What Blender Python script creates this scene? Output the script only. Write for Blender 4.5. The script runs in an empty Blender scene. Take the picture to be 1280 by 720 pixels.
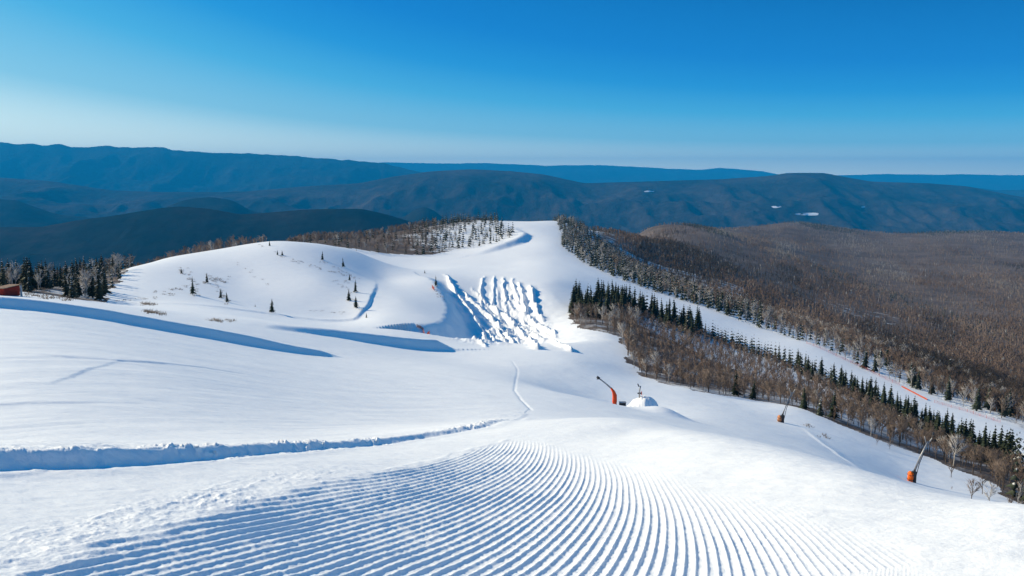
import bpy, math, time
import numpy as np
T0 = time.time()
RNG = np.random.default_rng(7)
R = math.radians
# ------------------------------------------------------------------ camera model
W0, H0, F0 = 1280.0, 720.0, 1000.0
TH = math.atan(0.138)
CT, ST = math.cos(TH), math.sin(TH)

def az_q(px, py):
    """pixel of the 1280 frame -> (X/Y, z/Y) of its ray"""
    x = (np.asarray(px, float) - W0 / 2) / F0
    y = -(np.asarray(py, float) - H0 / 2) / F0
    fy = CT + ST * y
    return x / fy, (-ST + CT * y) / fy

def at(px, py, Y):
    a, q = az_q(px, py)
    return a * Y, Y, q * Y

# ------------------------------------------------------------------ noise
def _hash(ix, iy, seed):
    h = (ix.astype(np.int64) * 374761393 + iy.astype(np.int64) * 668265263 + seed * 982451653) & 0xFFFFFFFF
    h = ((h ^ (h >> 13)) * 1274126177) & 0xFFFFFFFF
    return ((h ^ (h >> 16)) & 0xFFFF) / 65535.0

def vnoise(x, y, seed=0):
    ix = np.floor(x); iy = np.floor(y)
    fx = x - ix; fy = y - iy
    fx = fx * fx * fx * (fx * (fx * 6 - 15) + 10); fy = fy * fy * fy * (fy * (fy * 6 - 15) + 10)
    a = _hash(ix, iy, seed); b = _hash(ix + 1, iy, seed)
    c = _hash(ix, iy + 1, seed); d = _hash(ix + 1, iy + 1, seed)
    return (a * (1 - fx) + b * fx) * (1 - fy) + (c * (1 - fx) + d * fx) * fy

def fbm(x, y, octv=4, seed=0, gain=.5):
    s = 0; a = 1.; t = 0
    for o in range(octv):
        s = s + a * (vnoise(x + 17.3 * o, y - 9.1 * o, seed + o) * 2 - 1)
        t += a; a *= gain; x = x * 2.03; y = y * 2.03
    return s / t

def ridged(x, y, octv=4, seed=0):
    s = 0; a = 1.; t = 0
    for o in range(octv):
        s = s + a * (1 - np.abs(vnoise(x + 13.7 * o, y + 5.1 * o, seed + o) * 2 - 1))
        t += a; a *= .5; x = x * 2.1; y = y * 2.1
    return s / t

def sstep(a, b, x):
    t = np.clip((x - a) / (b - a), 0, 1)
    return t * t * (3 - 2 * t)

# ------------------------------------------------------------------ base terrain: smooth surface through surveyed points
CP = []
for Y in (2.0, 4.5, 8, 13, 20, 26):
    for a in (-1.5, -.9, -.6, -.3, -.05) if Y < 18 else (-.05,):
        CP.append((a * Y, Y, -1.6 - .26 * Y - .06 * a * Y))
    CP.append((.15 * Y, Y, -1.6 - .26 * Y + .09 * .15 * Y))
CP.append((.3 * 10, 10, -1.6 - 2.6 + .12 * 3)); CP.append((.2 * 16, 16, -1.6 - 4.16 + .12 * 3.2))
for Y in (2.0, 4.3, 6):
    for a in (.45, .7, 1.5):
        CP.append((a * Y, Y, -1.6 - .26 * Y + .13 * a * Y))
SP = [
    (1280, 694, 13), (1170, 645, 16), (1060, 599, 19), (980, 574, 24), (900, 552, 32), (780, 531, 48),
    (1060, 592, 45), (900, 540, 70), (1180, 636, 45),
    # rim of the groomed run, then the fall to the right
    (1500, 720, 8), (1500, 700, 60), (1500, 640, 150),
    # left field
    (0, 562, 17), (0, 470, 32), (0, 402, 58), (0, 386, 72), (200, 560, 19), (200, 470, 38), (200, 418, 78),
    (400, 546, 26), (400, 500, 43), (400, 462, 75), (400, 445, 108), (560, 528, 38), (560, 480, 78), (560, 450, 165),
    (640, 507, 54), (640, 472, 115), (650, 447, 185), (730, 497, 84), (720, 452, 186), (700, 422, 258),
    (-300, 540, 22), (-300, 380, 70), (-600, 520, 25), (-600, 340, 75),
    # behind the first bank
    (0, 378, 90), (0, 371, 115), (0, 362, 150), (0, 366, 200), (100, 381, 110), (110, 377, 150), (60, 368, 160),
    (200, 392, 130), (150, 380, 215), (260, 386, 215), (300, 402, 150), (420, 420, 170), (500, 432, 190),
    (130, 374, 230), (60, 362, 230), (0, 362, 250), (170, 335, 330), (-300, 360, 120), (-300, 350, 250),
    # white dome
    (160, 372, 245), (340, 391, 262), (440, 400, 275), (200, 350, 300), (200, 325, 400), (300, 350, 330), (300, 308, 425),
    (340, 302, 440), (400, 350, 335), (400, 305, 455), (440, 312, 470), (452, 360, 340), (250, 315, 410),
    (165, 345, 420), (200, 345, 520), (300, 330, 560), (340, 320, 580), (400, 322, 560),
    # upper flats left of the knoll
    (480, 318, 620), (540, 319, 640), (430, 313, 600), (377, 306, 600), (500, 335, 520), (560, 335, 520),
    (500, 292, 790), (430, 300, 760), (540, 283, 850), (593, 275, 890), (380, 303, 740), (560, 300, 740),
    # plateau
    (475, 400, 262), (520, 402, 268), (480, 350, 400), (540, 350, 400), (500, 375, 315),
    # dip and rough snow
    (600, 428, 240), (600, 395, 320), (620, 350, 440), (690, 352, 430), (700, 390, 360), (640, 330, 560), (660, 420, 270),
    (680, 330, 540), (690, 305, 690), (640, 300, 740), (665, 277, 900), (620, 276, 900), (700, 276, 905),
    # right slope, island, lower run
    (768, 512, 122), (860, 487, 170), (800, 470, 196), (780, 440, 238), (720, 402, 305), (880, 520, 118), (975, 527, 142),
    (1000, 513, 162), (1140, 602, 112), (1060, 576, 92), (1180, 626, 78), (1280, 656, 80), (1280, 612, 128), (1200, 590, 132),
    (1100, 550, 150), (930, 498, 180), (820, 396, 390), (900, 428, 360), (1000, 462, 312), (1100, 512, 235), (1200, 562, 188),
    (1280, 532, 250), (1185, 500, 290), (1084, 462, 345), (1019, 430, 395), (959, 412, 430), (900, 390, 468), (840, 372, 505),
    (777, 350, 540), (729, 328, 610), (703, 305, 710), (760, 372, 430), (1280, 580, 172),
    # wooded hillside beyond
    (720, 283, 930), (760, 290, 1080), (800, 330, 860), (900, 352, 880), (1000, 385, 860), (1100, 425, 760), (1280, 485, 480),
    (1280, 420, 900), (1280, 350, 1600), (1280, 302, 2800), (1280, 292, 3500), (1080, 291, 3500), (1080, 335, 1900),
    (1130, 295, 3100), (1000, 300, 2600), (1000, 279, 3500), (900, 292, 2400), (900, 322, 1400), (850, 289, 2700), (800, 300, 1500), (800, 292, 2200),
    (1170, 292, 3300), (1230, 294, 3400), (1040, 284, 3300),
    (1500, 560, 420), (1500, 420, 1000), (1500, 320, 3000),
]
def tilt_pt(px, py, k=.13):
    a, q = az_q(px, py); Y = 1.6 / (-q - .26 + k * a)
    return (a * Y, Y, q * Y)
for p in ((1280, 694), (1060, 598), (900, 551), (780, 531), (1170, 645), (980, 573), (1000, 612), (900, 572), (820, 556), (1150, 662), (1230, 706), (1100, 640), (960, 620), (840, 541)):
    CP.append(tilt_pt(*p))
for p in SP:
    CP.append(at(*p))
for X, Y, Z in [
    (-20, 1050, -75), (-150, 1000, -80), (60, 1080, -80), (-60, 1500, -230), (-300, 900, -110), (-300, 1500, -260), (90, 1400, -170), (120, 1900, -330),
    (-250, 700, -95), (-330, 600, -90), (-500, 800, -190), (-800, 1200, -330), (-200, 2500, -560), (100, 2600, -520), (-1200, 2500, -600),
    (-1500, 4500, -900), (0, 4500, -900), (-300, 400, -85), (-420, 500, -120), (-600, 700, -200), (600, 4800, -700), (1300, 4700, -650), (2600, 4600, -650),
    (3800, 4600, -600), (-3500, 4500, -900), (-1200, 1200, -420), (0, 6500, -1000), (3000, 6500, -1000), (-4000, 6500, -1000),
    (3000, 3300, -260), (2200, 1800, -260), (1200, 900, -260), (-1000, 600, -220),
]:
    CP.append((X, Y, Z))
CP = np.array(CP, float)
KA = 2.2
cu = np.stack([CP[:, 0] / CP[:, 1] * KA, np.log(CP[:, 1])], 1)
cq = CP[:, 2] / CP[:, 1]

def _k(d2):
    return d2 * np.log(d2 + 1e-9)

def _fit(u, v, lam=2.5e-3):
    n = len(u)
    d2 = ((u[:, None] - u[None]) ** 2).sum(-1)
    A = np.zeros((n + 3, n + 3)); A[:n, :n] = _k(d2) + lam * np.eye(n)
    A[:n, n] = 1; A[:n, n + 1:] = u; A[n, :n] = 1; A[n + 1:, :n] = u.T
    b = np.zeros(n + 3); b[:n] = v
    return np.linalg.solve(A, b)
WT = _fit(cu, cq)

def base_z(X, Y):
    X = np.asarray(X, float); Y = np.asarray(Y, float)
    sh = np.broadcast(X, Y).shape
    Yc = np.maximum(Y, 2.0)
    u = (X / Yc * KA + 0 * Y).ravel().astype(np.float32); v = (np.log(Yc) + 0 * X).ravel().astype(np.float32)
    out = np.full(u.shape, WT[-3], np.float32) + WT[-2] * u + WT[-1] * v
    out = out.astype(np.float32)
    for (a, b), w in zip(cu.astype(np.float32), WT[:-3]):
        d2 = (u - a) ** 2 + (v - b) ** 2
        out += np.float32(w) * d2 * np.log(d2 + np.float32(1e-9))
    return out.astype(float).reshape(sh) * Yc + 0 * X

# ------------------------------------------------------------------ features
def plan(pts):
    """surveyed (px, py, distance) -> plan XY"""
    return np.array([at(*p)[:2] for p in pts])

def poly_dist(X, Y, P):
    """distance to polyline, signed side (+ = left of travel), parameter 0..n-1"""
    best = np.full(X.shape, 1e9); side = np.zeros(X.shape); par = np.zeros(X.shape)
    for i in range(len(P) - 1):
        ax, ay = P[i]; bx, by = P[i + 1]; dx, dy = bx - ax, by - ay
        L2 = dx * dx + dy * dy
        t = ((X - ax) * dx + (Y - ay) * dy) / L2
        tc = np.clip(t, 0, 1)
        ex = X - ax - tc * dx; ey = Y - ay - tc * dy
        d = np.hypot(ex, ey)
        m = d < best
        cr = dx * (Y - ay) - dy * (X - ax)
        best = np.where(m, d, best); side = np.where(m, np.sign(cr), side); par = np.where(m, i + tc, par)
    return best, side, par

def berm(X, Y, Z, P, hs, steep, L, rough=0., rs=1., seed=3):
    """a ledge along P: rises within `steep` metres on its right side, dies away over L on its left"""
    m = max(L * 3.5, steep * 2)
    w = (X > P[:, 0].min() - m) & (X < P[:, 0].max() + m) & (Y > P[:, 1].min() - m) & (Y < P[:, 1].max() + m)
    if not w.any(): return
    x, y = X[w], Y[w]
    d, s, t = poly_dist(x, y, P)
    if rough:
        d = d * s + rough * fbm(x * rs, y * rs, 4, seed)
        s = np.sign(d); d = np.abs(d)
    h = np.interp(t, np.arange(len(hs)), hs)
    prof = np.where(s > 0, np.exp(-(d / L) ** 1.5), sstep(-steep, 0, -d))
    # fade beyond the ends
    Z[w] += h * prof

def bump(X, Y, Z, c, rx, ry, h, rot=0., p=1.0):
    x = X - c[0]; y = Y - c[1]
    w = (np.abs(x) < 3 * (rx + ry)) & (np.abs(y) < 3 * (rx + ry))
    cr, sr = math.cos(rot), math.sin(rot)
    u = (x[w] * cr + y[w] * sr) / rx; v = (-x[w] * sr + y[w] * cr) / ry
    Z[w] += h * np.exp(-(u * u + v * v) ** p)

def snap(pts):
    """plan points where the sight lines really meet the base surface"""
    o = []
    for px, py, Y in pts:
        a, q = az_q(px, py)
        ys = Y * np.geomspace(.6, 1.7, 160)
        e = base_z(a * ys, ys) / ys - q
        k = np.where(np.sign(e[1:]) != np.sign(e[:-1]))[0]
        Yb = ys[k[np.argmin(np.abs(ys[k] - Y))]] if len(k) else Y
        o.append((a * Yb, Yb))
    return np.array(o)

BANK1 = plan([(-250, 345, 66), (-100, 362, 71), (0, 372, 75), (100, 384, 81), (200, 400, 88), (300, 420, 97), (400, 437, 110), (425, 441, 114)])
BANK2 = plan([(322, 408, 148), (345, 410, 154), (400, 418, 166), (480, 428, 180), (545, 436, 193), (568, 442, 198)])
TRENCH = snap([(-500, 606, 10.5), (-200, 596, 12.3), (0, 588, 14.0), (100, 584, 15), (200, 578, 16.2), (300, 571, 18), (400, 563, 20.5), (500, 552, 25), (600, 535, 33), (655, 517, 46)])
PLAT = plan([(528, 346, 420), (540, 352, 395), (548, 366, 355), (555, 380, 322), (552, 397, 290), (542, 409, 272), (522, 414, 262)])[::-1]
SHELF = plan([(200, 376, 232), (260, 377, 240), (330, 386, 255), (400, 397, 262), (440, 398, 270), (458, 384, 300), (466, 370, 330), (469, 350, 372)])
CRESC = plan([(592, 322, 640), (625, 315, 680), (648, 309, 715), (655, 302, 755), (640, 293, 800)])
TR1 = snap([(640, 452, 185), (647, 462, 150), (645, 475, 110), (643, 488, 82), (652, 500, 62), (664, 512, 48)])
WR1 = snap([(0, 440, 41), (80, 446, 41), (145, 451, 42), (250, 459, 47), (420, 480, 58)])
WR2 = snap([(0, 478, 31), (60, 478, 32), (85, 470, 34.5), (110, 460, 39), (147, 451, 43), (200, 455, 46)])
WR3 = snap([(-100, 508, 24), (0, 506, 25), (100, 503, 27), (210, 505, 28)])
RID = [(snap(p_), h_ * .82, w_ * .56) for p_, h_, w_ in (
    ([(556, 343, 440), (575, 360, 395), (590, 376, 355), (602, 395, 315), (610, 415, 275), (612, 426, 255)], 3.0, 1.6),
    ([(572, 350, 420), (592, 363, 385), (612, 378, 345), (632, 398, 305), (642, 412, 280)], 2.3, 1.4),
    ([(590, 352, 415), (612, 366, 380), (634, 380, 345), (655, 400, 300), (668, 412, 275)], 2.1, 1.5),
    ([(600, 388, 325), (614, 402, 300), (626, 420, 265)], 2.0, 1.2), ([(616, 386, 330), (628, 400, 300), (638, 418, 265)], 1.7, 1.1),
    ([(606, 345, 430), (601, 356, 400), (600, 367, 370)], 1.35, 1.2), ([(618, 345, 430), (616, 356, 400), (618, 369, 368)], 1.35, 1.3),
    ([(629, 346, 430), (630, 357, 400), (634, 370, 365)], 1.35, 1.2), ([(640, 348, 425), (643, 358, 395), (650, 371, 362)], 1.35, 1.3),
    ([(648, 352, 420), (653, 362, 390), (654, 373, 360), (664, 388, 325)], 2.9, 1.8), ([(663, 356, 405), (666, 366, 380), (670, 380, 345), (682, 394, 315)], 3.0, 1.9),
    ([(640, 373, 355), (660, 384, 335), (682, 398, 305), (700, 412, 275)], 1.3, 1.6), ([(645, 386, 330), (662, 397, 305), (680, 410, 280)], 1.1, 1.3),
    ([(664, 411, 270), (660, 420, 257), (664, 432, 240), (676, 441, 222)], 2.2, 1.4),
    ([(664, 412, 270), (684, 424, 250), (708, 437, 225), (738, 453, 192)], 1.5, 1.6),
    ([(588, 424, 257), (598, 430, 245), (612, 436, 233)], 1.2, .9), ([(594, 416, 270), (606, 421, 260), (624, 428, 246)], 1.1, .9))]
MND = snap([(804, 514, 120), (828, 519, 116)])
PIPE = snap([(1003, 533, 132), (1016, 545, 122), (1045, 566, 104), (1062, 577, 95), (1085, 592, 85)])
CORD_L = [(-200, 748), (0, 716), (70, 697), (120, 681), (175, 666), (240, 645), (330, 622), (400, 604), (520, 582), (600, 560), (640, 549)]
CORD_R = [(650, 548), (700, 556), (780, 580), (880, 608), (1000, 640), (1150, 686), (1280, 730), (1400, 775)]

def plane_pt(px, py):
    a, q = az_q(px, py)
    Y = 1.6 / (-q - .26)
    return a * Y, Y
CL = snap([(*p, float(np.clip(plane_pt(*p)[1], 4, 28))) for p in CORD_L]); CR = snap([(*p, float(np.clip(plane_pt(*p)[1], 4, 28))) for p in CORD_R])

# grooves surveyed on the photograph: (px, py) with the number of the ridge
GR = []
for k_, x_ in zip(range(-9, 38), (205, 240, 275, 308, 340, 370, 400, 428, 455, 480, 502, 526, 551, 579, 600, 624, 646, 664, 681, 700, 716, 736, 754, 774, 789, 807, 824, 842, 859, 874, 887, 904, 916, 930, 945, 960, 974, 989, 1004, 1018, 1031, 1042, 1055, 1068, 1081, 1093, 1105)):
    GR.append((x_, 720, k_))
GR += [(200, 704.7, -10), (200, 696, -11), (200, 688, -12), (200, 678, -13), (200, 668.6, -14)]
GR += [(378, 702 - 7.5 * n_, -6 - n_) for n_ in range(0, 9)]
GR += [(640, y_, k_) for k_, y_ in ((6, 710), (5, 697), (4, 684), (3, 674), (2, 663), (1, 651), (0, 643), (-1, 636), (-2, 629.5), (-3, 623), (-4, 617), (-5, 611), (-6, 605), (-7, 599.5), (-8, 594), (-9, 589))]
for k_, ps in ((11, [(728, 706), (750, 685), (765, 665), (776, 642), (779, 630), (779, 615), (772, 600), (762, 585)]),
               (7, [(665, 705), (684, 690), (710, 665), (735, 636), (746, 620), (752, 610), (754, 600), (750, 589), (744, 581)]),
               (18, [(849, 686), (849, 667), (846, 649), (840, 630), (825, 614)]), (22.5, [(909, 700), (904, 680), (895, 657), (886, 645), (871, 630)]),
               (3, [(580, 706), (611, 690), (665, 657), (684, 644), (699, 632), (710, 619), (722, 605), (729, 595), (730, 586), (727, 574)]),
               (-4, [(659, 605), (675, 587.5), (681, 576), (686, 566), (687, 558)]),
               (27.5, [(960, 686)]), (28.5, [(960, 672.5)]), (29.5, [(960, 663)]), (30.5, [(960, 656)])):
    GR += [(a_, b_, k_) for a_, b_ in ps]
GR += [(1105 + 12 * (k_ - 37), 720, k_) for k_ in range(38, 52)] + [(1120, 722 - 8 * (k_ - 38), k_) for k_ in range(39, 44)] + [(1220, 742 - 8.5 * (k_ - 44), k_) for k_ in range(44, 50)]
GR += [(200, 660, -15), (200, 652, -16), (100, 715.5, -11), (100, 707, -12), (100, 697, -13), (100, 687.5, -14), (100, 679, -15), (0, 726, -12), (0, 716, -13), (0, 706.5, -14), (0, 698, -15), (0, 690, -16), (-80, 722, -14), (-80, 704, -16)]
GR = np.array(GR, float)
GP = snap([(a_, b_, float(np.clip(plane_pt(a_, b_)[1], 4, 28))) for a_, b_, _ in GR])

def _basis(X, Y):
    a = X / 3.; b = np.log(np.maximum(Y, 4.) / 9.)
    return np.stack([a ** i * b ** j for i in range(5) for j in range(5) if i + j <= 4], -1)
_B = _basis(GP[:, 0], GP[:, 1]); CW = np.linalg.solve(_B.T @ _B + 1e-3 * np.eye(_B.shape[1]), _B.T @ GR[:, 2])
print('groove fit rms', float(np.sqrt(np.mean((_B @ CW - GR[:, 2]) ** 2))))

def cord_u(X, Y):
    o = np.zeros(X.shape)
    for k in range(0, len(X), 200000):
        o[k:k + 200000] = _basis(X[k:k + 200000], Y[k:k + 200000]) @ CW
    return o

ROUGH = None

def detail(X, Y, Z, fine=True):
    """adds every feature to base heights in place (1-D arrays)"""
    # long swells
    Z += sstep(60, 200, Y) * (1 - sstep(2500, 4000, Y)) * .5 * fbm(X / 45, Y / 60, 3, 50)
    Z += sstep(850, 1500, Y) * 11 * fbm(X / 260, Y / 320, 5, 60)
    # gully below the plateau: ground carved on the right of its edge
    P = PLAT
    w = (X > -60) & (X < 60) & (Y > 215) & (Y < 470)
    x, y = X[w], Y[w]
    d, s, t = poly_dist(x, y, P)
    sd = np.where(s < 0, d, -d) + 1.2 * fbm(x / 6, y / 6, 3, 5)
    fadeY = sstep(236, 266, y) * (1 - sstep(390, 450, y))
    carve = sstep(0, 13, sd) * (1 - sstep(28, 62, sd)) * fadeY
    Z[w] -= 6.8 * carve
    # dozed, wind-cut snow in and right of the gully
    c = np.array(at(640, 392, 330)[:2])
    mask = np.exp(-(((x - c[0] - 1 + .05 * (y - 320)) / 15) ** 2 + ((y - 340) / 85) ** 2) ** 3)
    u = (x * .98 + y * .17); v = (y * .98 - x * .17)
    wob = 2.2 * fbm(x / 14, y / 14, 2, 27)
    rr = ridged((u + wob) / 3.0, v / 17, 4, 21) ** 1.3
    Z[w] += mask * (rr * 2.3 - 1.2 + .35 * fbm(x / 1.8, y / 4, 3, 26))
    # chunks in the hollow
    c2 = at(600, 430, 240)[:2]
    m2 = np.exp(-(((x - c2[0]) / 9) ** 2 + ((y - c2[1]) / 9) ** 2))
    Z[w] += m2 * 1.5 * ridged(x / 2.6, y / 2.6, 3, 31)
    jx_ = 1.3 * fbm(x / 4, y / 8, 4, 24); jy_ = 0
    add_ = np.zeros(x.shape)
    for P_, h_, w_ in RID:
        mm = 6
        b_ = (x > P_[:, 0].min() - mm) & (x < P_[:, 0].max() + mm) & (y > P_[:, 1].min() - mm) & (y < P_[:, 1].max() + mm)
        if not b_.any(): continue
        d_, s_, t_ = poly_dist(x[b_] + jx_[b_], y[b_], P_)
        n_ = len(P_) - 1
        end_ = sstep(0, .5, t_) * sstep(n_, n_ - .5, t_) * .75 + .25
        hh_ = h_ * end_ * (.5 + .9 * vnoise(x[b_] / 1.8, y[b_] / 5, 25))
        add_[b_] = np.maximum(add_[b_], hh_ * np.exp(-(d_ / (w_ * (.7 + .7 * vnoise(x[b_] / 3, y[b_] / 3, 28)))) ** 1.4))
    Z[w] += add_ + .45 * mask * np.clip(fbm(x / 1.3, y / 1.6, 3, 29), -.2, 1)
    # side ridges of pushed snow
    berm(X, Y, Z, BANK1, [1.0, 1.0, 1.0, 1.05, 1.1, 1.2, .7, 0], 1.5, 16, .25, .25)
    berm(X, Y, Z, BANK2, [0, .7, 1.3, 2.2, 2.5, .3], 3.2, 16, .4, .2)
    berm(X, Y, Z, SHELF, [.2, .35, .4, .45, .6, 1.0, .7, .1], 1.8, 10, .6, .2)
    berm(X, Y, Z, CRESC, [.5, 3.0, 5.0, 4.0, 1.0], 10, 22, 1.0, .08)
    bump(X, Y, Z, (MND[0][0] - .3, MND[0][1]), 2.6, 2.3, 1.9, .3, 1.1); bump(X, Y, Z, (MND[0][0] + 1.2, MND[0][1] + .6), 1.2, 1.6, .9, .2, 1.3); bump(X, Y, Z, MND[1], 2.6, 1.6, .9, -.4, 1.0)
    w = np.hypot(X - MND[0][0] - 1, Y - MND[0][1]) < 9
    dd_ = np.hypot(X[w] - MND[0][0] - 1, Y[w] - MND[0][1])
    Z[w] += np.exp(-(dd_ / 4.2) ** 4) * (.7 * fbm(X[w] / 1.3, Y[w] / 1.3, 4, 57) + .5 * ridged(X[w] / 2.2, Y[w] / 2.2, 2, 58) - .3)
    if not fine: return
    n = Y < 75
    x, y, z = X[n], Y[n], Z[n]
    # ledge across the field
    chunk = fbm(x * 2.1, y * 2.1, 4, 77)
    berm(x, y, z, TRENCH, [.25, .25, .25, .24, .23, .22, .21, .18, .12, .03], .36, 5.5, .05, 3.3, 12)
    d, s, t = poly_dist(x, y, TRENCH)
    near = np.exp(-(d / .45) ** 2) * (t < 8.6)
    z += near * .10 * np.clip(ridged(x * 3.3, y * 3.3, 4, 14) - .66, 0, 1) * 4 * vnoise(x * .8, y * .8, 47)
    edge = np.exp(-((d - .55) / .3) ** 2) * (s < 0) * (t < 8.8)
    z += edge * .035
    lips = np.exp(-(d / 1.6) ** 2) * (s > 0)
    z += lips * .03 * fbm(x * 3, y * 3, 4, 15)
    for P, h, st in ((WR1, [.05, .06, .07, .05, .0], .3), (WR2, [.0, .025, .05, .05, .02, 0], .3), (WR3, [.03, .04, .04, 0], .25)):
        berm(x, y, z, P, h, st, 1.5, .08, 1.5, 22)
    # wind texture
    uu = x * .83 - y * .56; vv = x * .56 + y * .83
    z += (.042 * fbm(uu * .55, vv * .05, 4, 40) + .012 * fbm(uu * 2.2, vv * .12, 3, 48)) * sstep(9, 22, y) * sstep(6, -6, x)
    z += .012 * fbm(x * 1.1, y * 1.1, 4, 49)
    # corduroy
    dl, sl, _ = poly_dist(x, y, CL)
    dr, sr, _ = poly_dist(x, y, CR)
    sdl = np.where(sl < 0, dl, -dl)          # inside = right of the left edge
    sdr = np.where(sr < 0, dr, -dr)
    jit = .35 * fbm(x * 1.1, y * 1.1, 4, 33)
    inl = sstep(-.05, .22, sdl + jit * sstep(3, -3, x) * np.where(x < -2, .8, .4))
    inr = sstep(-.2, 1.1, sdr + jit * .6)
    m = inl * inr * sstep(31, 27, y) * sstep(.60, .50, x / y)
    q_ = m > 1e-3
    xq, yq = x[q_], y[q_]
    u = cord_u(xq, yq)
    gxu = (cord_u(xq + .02, yq) - u) / .02; gyu = (cord_u(xq, yq + .02) - u) / .02
    lam = np.clip(1 / (np.hypot(gxu, gyu) + 1e-6), .05, .35)
    u = u + .10 * fbm(xq * .6, yq * .6, 2, 44)
    ph = u * 2 * math.pi
    cs = np.cos(ph) + .28 * np.cos(2 * ph)
    lvl = 1 + .30 * fbm(xq * .8, yq * .8, 3, 34) + .25 * (vnoise(np.round(u) * 7.7, yq * .25, 45) - .5)
    amp = .098 * lam * lvl * (1 - .22 * sstep(.5, -1.5, xq)) * (1 - .4 * sstep(12, 26, yq))
    z[q_] += m[q_] * (amp * cs + .006 * fbm(xq * 9, yq * 9, 3, 35) + .004 * fbm(xq * 24, yq * 24, 2, 46)) - m[q_] * .01
    # broken crust where the comb ran out on the left
    crumb = np.exp(-((sdl + .40) / .6) ** 2) * sstep(1.4, -1.4, x + .28 * y - .6) * (.35 + .9 * vnoise(x * .7, y * .7, 91))
    z += crumb * (.032 * np.clip(ridged(x * 3.1, y * 3.1, 4, 36) - .55, 0, 1) * 2 * sstep(-.4, -2.2, x) + .018 * fbm(x * 11, y * 11, 3, 37))
    lip2 = np.exp(-((sdl + .12) / .14) ** 2) * sstep(-3.2, -.5, x)
    z += lip2 * .035 * np.clip(vnoise(x * 5, y * 3, 38) * 1.6 - .35, 0, 1)
    # soft granular crust beyond
    g = (1 - m) * sstep(-9, 1, -np.abs(sdl)) 
    z += .007 * (1 - m) * fbm(x * 5, y * 5, 4, 39) * sstep(45, 8, y)
    # a second, faint lip on the left
    berm(x, y, z, plan([(-100, 640, 8.6), (20, 632, 9.5), (100, 622, 10.5), (165, 606, 12.5)]), [.01, .02, .03, 0], .2, .8, .12, 2.2, 41)
    Z[n] = z
    w = (Y > 60) & (Y < 180) & (X > 20) & (X < 70)
    x, y, z = X[w], Y[w], Z[w]
    berm(x, y, z, PIPE, [0, .10, .12, .08, 0], .8, 1.0, .15, .8, 54)
    Z[w] = z
    # footprints winding up the fall line
    w = (Y > 40) & (Y < 200) & (np.abs(X) < 12)
    x, y = X[w], Y[w]
    d, s, t = poly_dist(x, y, TR1)
    Z[w] += -.045 * np.exp(-(d / (.08 + .0008 * y)) ** 2) * (.6 + .8 * vnoise(x * 2, y * 2, 53))
    w = (Y > 60) & (Y < 260)
    Z[w] += .05 * fbm(X[w] * .3, Y[w] * .3, 4, 43)

def ground(X, Y):
    X = np.atleast_1d(np.asarray(X, float)).copy(); Y = np.atleast_1d(np.asarray(Y, float)).copy()
    Z = base_z(X, Y); detail(X, Y, Z)
    return Z

# ------------------------------------------------------------------ the sheet
def rows():
    r = [2.0]
    while r[-1] < 6400:
        Y = r[-1]
        if 9 < Y < 50: d = min(max(.006, .00062 * Y * Y / 1.6), .0036 * Y)
        elif Y < 30: d = max(.006, .00062 * Y * Y / 1.6)
        elif Y < 60: d = max(.35, .0062 * Y)
        elif Y < 900: d = .0062 * Y
        elif Y < 3600: d = .011 * Y
        else: d = .04 * Y
        if Y < 5: d = .08
        r.append(Y + d)
    return np.array(r)
RW = rows()
ca = np.linspace(-.70, .70, 1500)
AZ = np.concatenate([np.linspace(-1.6, -.71, 40), ca, np.linspace(.71, 1.6, 40)])
NR, NC = len(RW), len(AZ)
GX = (AZ[None, :] * RW[:, None]); GY = np.repeat(RW[:, None], NC, 1)
# smooth base evaluated on every fourth column / every row, then cubic-ish interpolation in azimuth
sub = np.unique(np.concatenate([np.arange(0, NC, 4), [NC - 1]]))
BZ = base_z(GX[:, sub], GY[:, sub]) / RW[:, None]
def interp_rows(B, xs, xq):
    # Catmull-Rom along axis 1
    i = np.clip(np.searchsorted(xs, xq, side='right') - 1, 0, len(xs) - 2)
    i0 = np.clip(i - 1, 0, None); i3 = np.clip(i + 2, None, len(xs) - 1)
    h = xs[i + 1] - xs[i]; t = (xq - xs[i]) / h
    m1 = (B[:, i + 1] - B[:, i0]) / (xs[i + 1] - xs[i0]) * h
    m2 = (B[:, i3] - B[:, i]) / (xs[i3] - xs[i]) * h
    t2 = t * t; t3 = t2 * t
    return B[:, i] * (2 * t3 - 3 * t2 + 1) + m1 * (t3 - 2 * t2 + t) + B[:, i + 1] * (-2 * t3 + 3 * t2) + m2 * (t3 - t2)
GZ = interp_rows(BZ, AZ[sub], AZ) * RW[:, None]
gx, gy, gz = GX.ravel(), GY.ravel(), GZ.ravel().copy()
detail(gx, gy, gz)
GZ = gz.reshape(NR, NC)
print('grid', NR, NC, time.time() - T0)

LR = np.log(RW)
def gz_at(X, Y):
    """height of the finished sheet (bilinear)"""
    X = np.asarray(X, float); Y = np.asarray(Y, float)
    a = np.clip(X / Y, AZ[0], AZ[-1] - 1e-6); 
    j = np.clip(np.searchsorted(AZ, a, side='right') - 1, 0, NC - 2); i = np.clip(np.searchsorted(RW, Y, side='right') - 1, 0, NR - 2)
    s = (a - AZ[j]) / (AZ[j + 1] - AZ[j]); t = np.clip((Y - RW[i]) / (RW[i + 1] - RW[i]), 0, 1)
    return (GZ[i, j] * (1 - s) + GZ[i, j + 1] * s) * (1 - t) + (GZ[i + 1, j] * (1 - s) + GZ[i + 1, j + 1] * s) * t

def hit(px, py, y0=3., y1=5000.):
    """first point of the ground met by the sight line through a photo point"""
    a, q = az_q(px, py)
    zz = gz_at(a * RW, RW) / RW
    ok = (zz >= q) & (RW > y0) & (RW < y1)
    if not ok.any(): return None
    i = int(np.argmax(ok))
    return a * RW[i], RW[i], gz_at(a * RW[i], RW[i])

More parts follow.
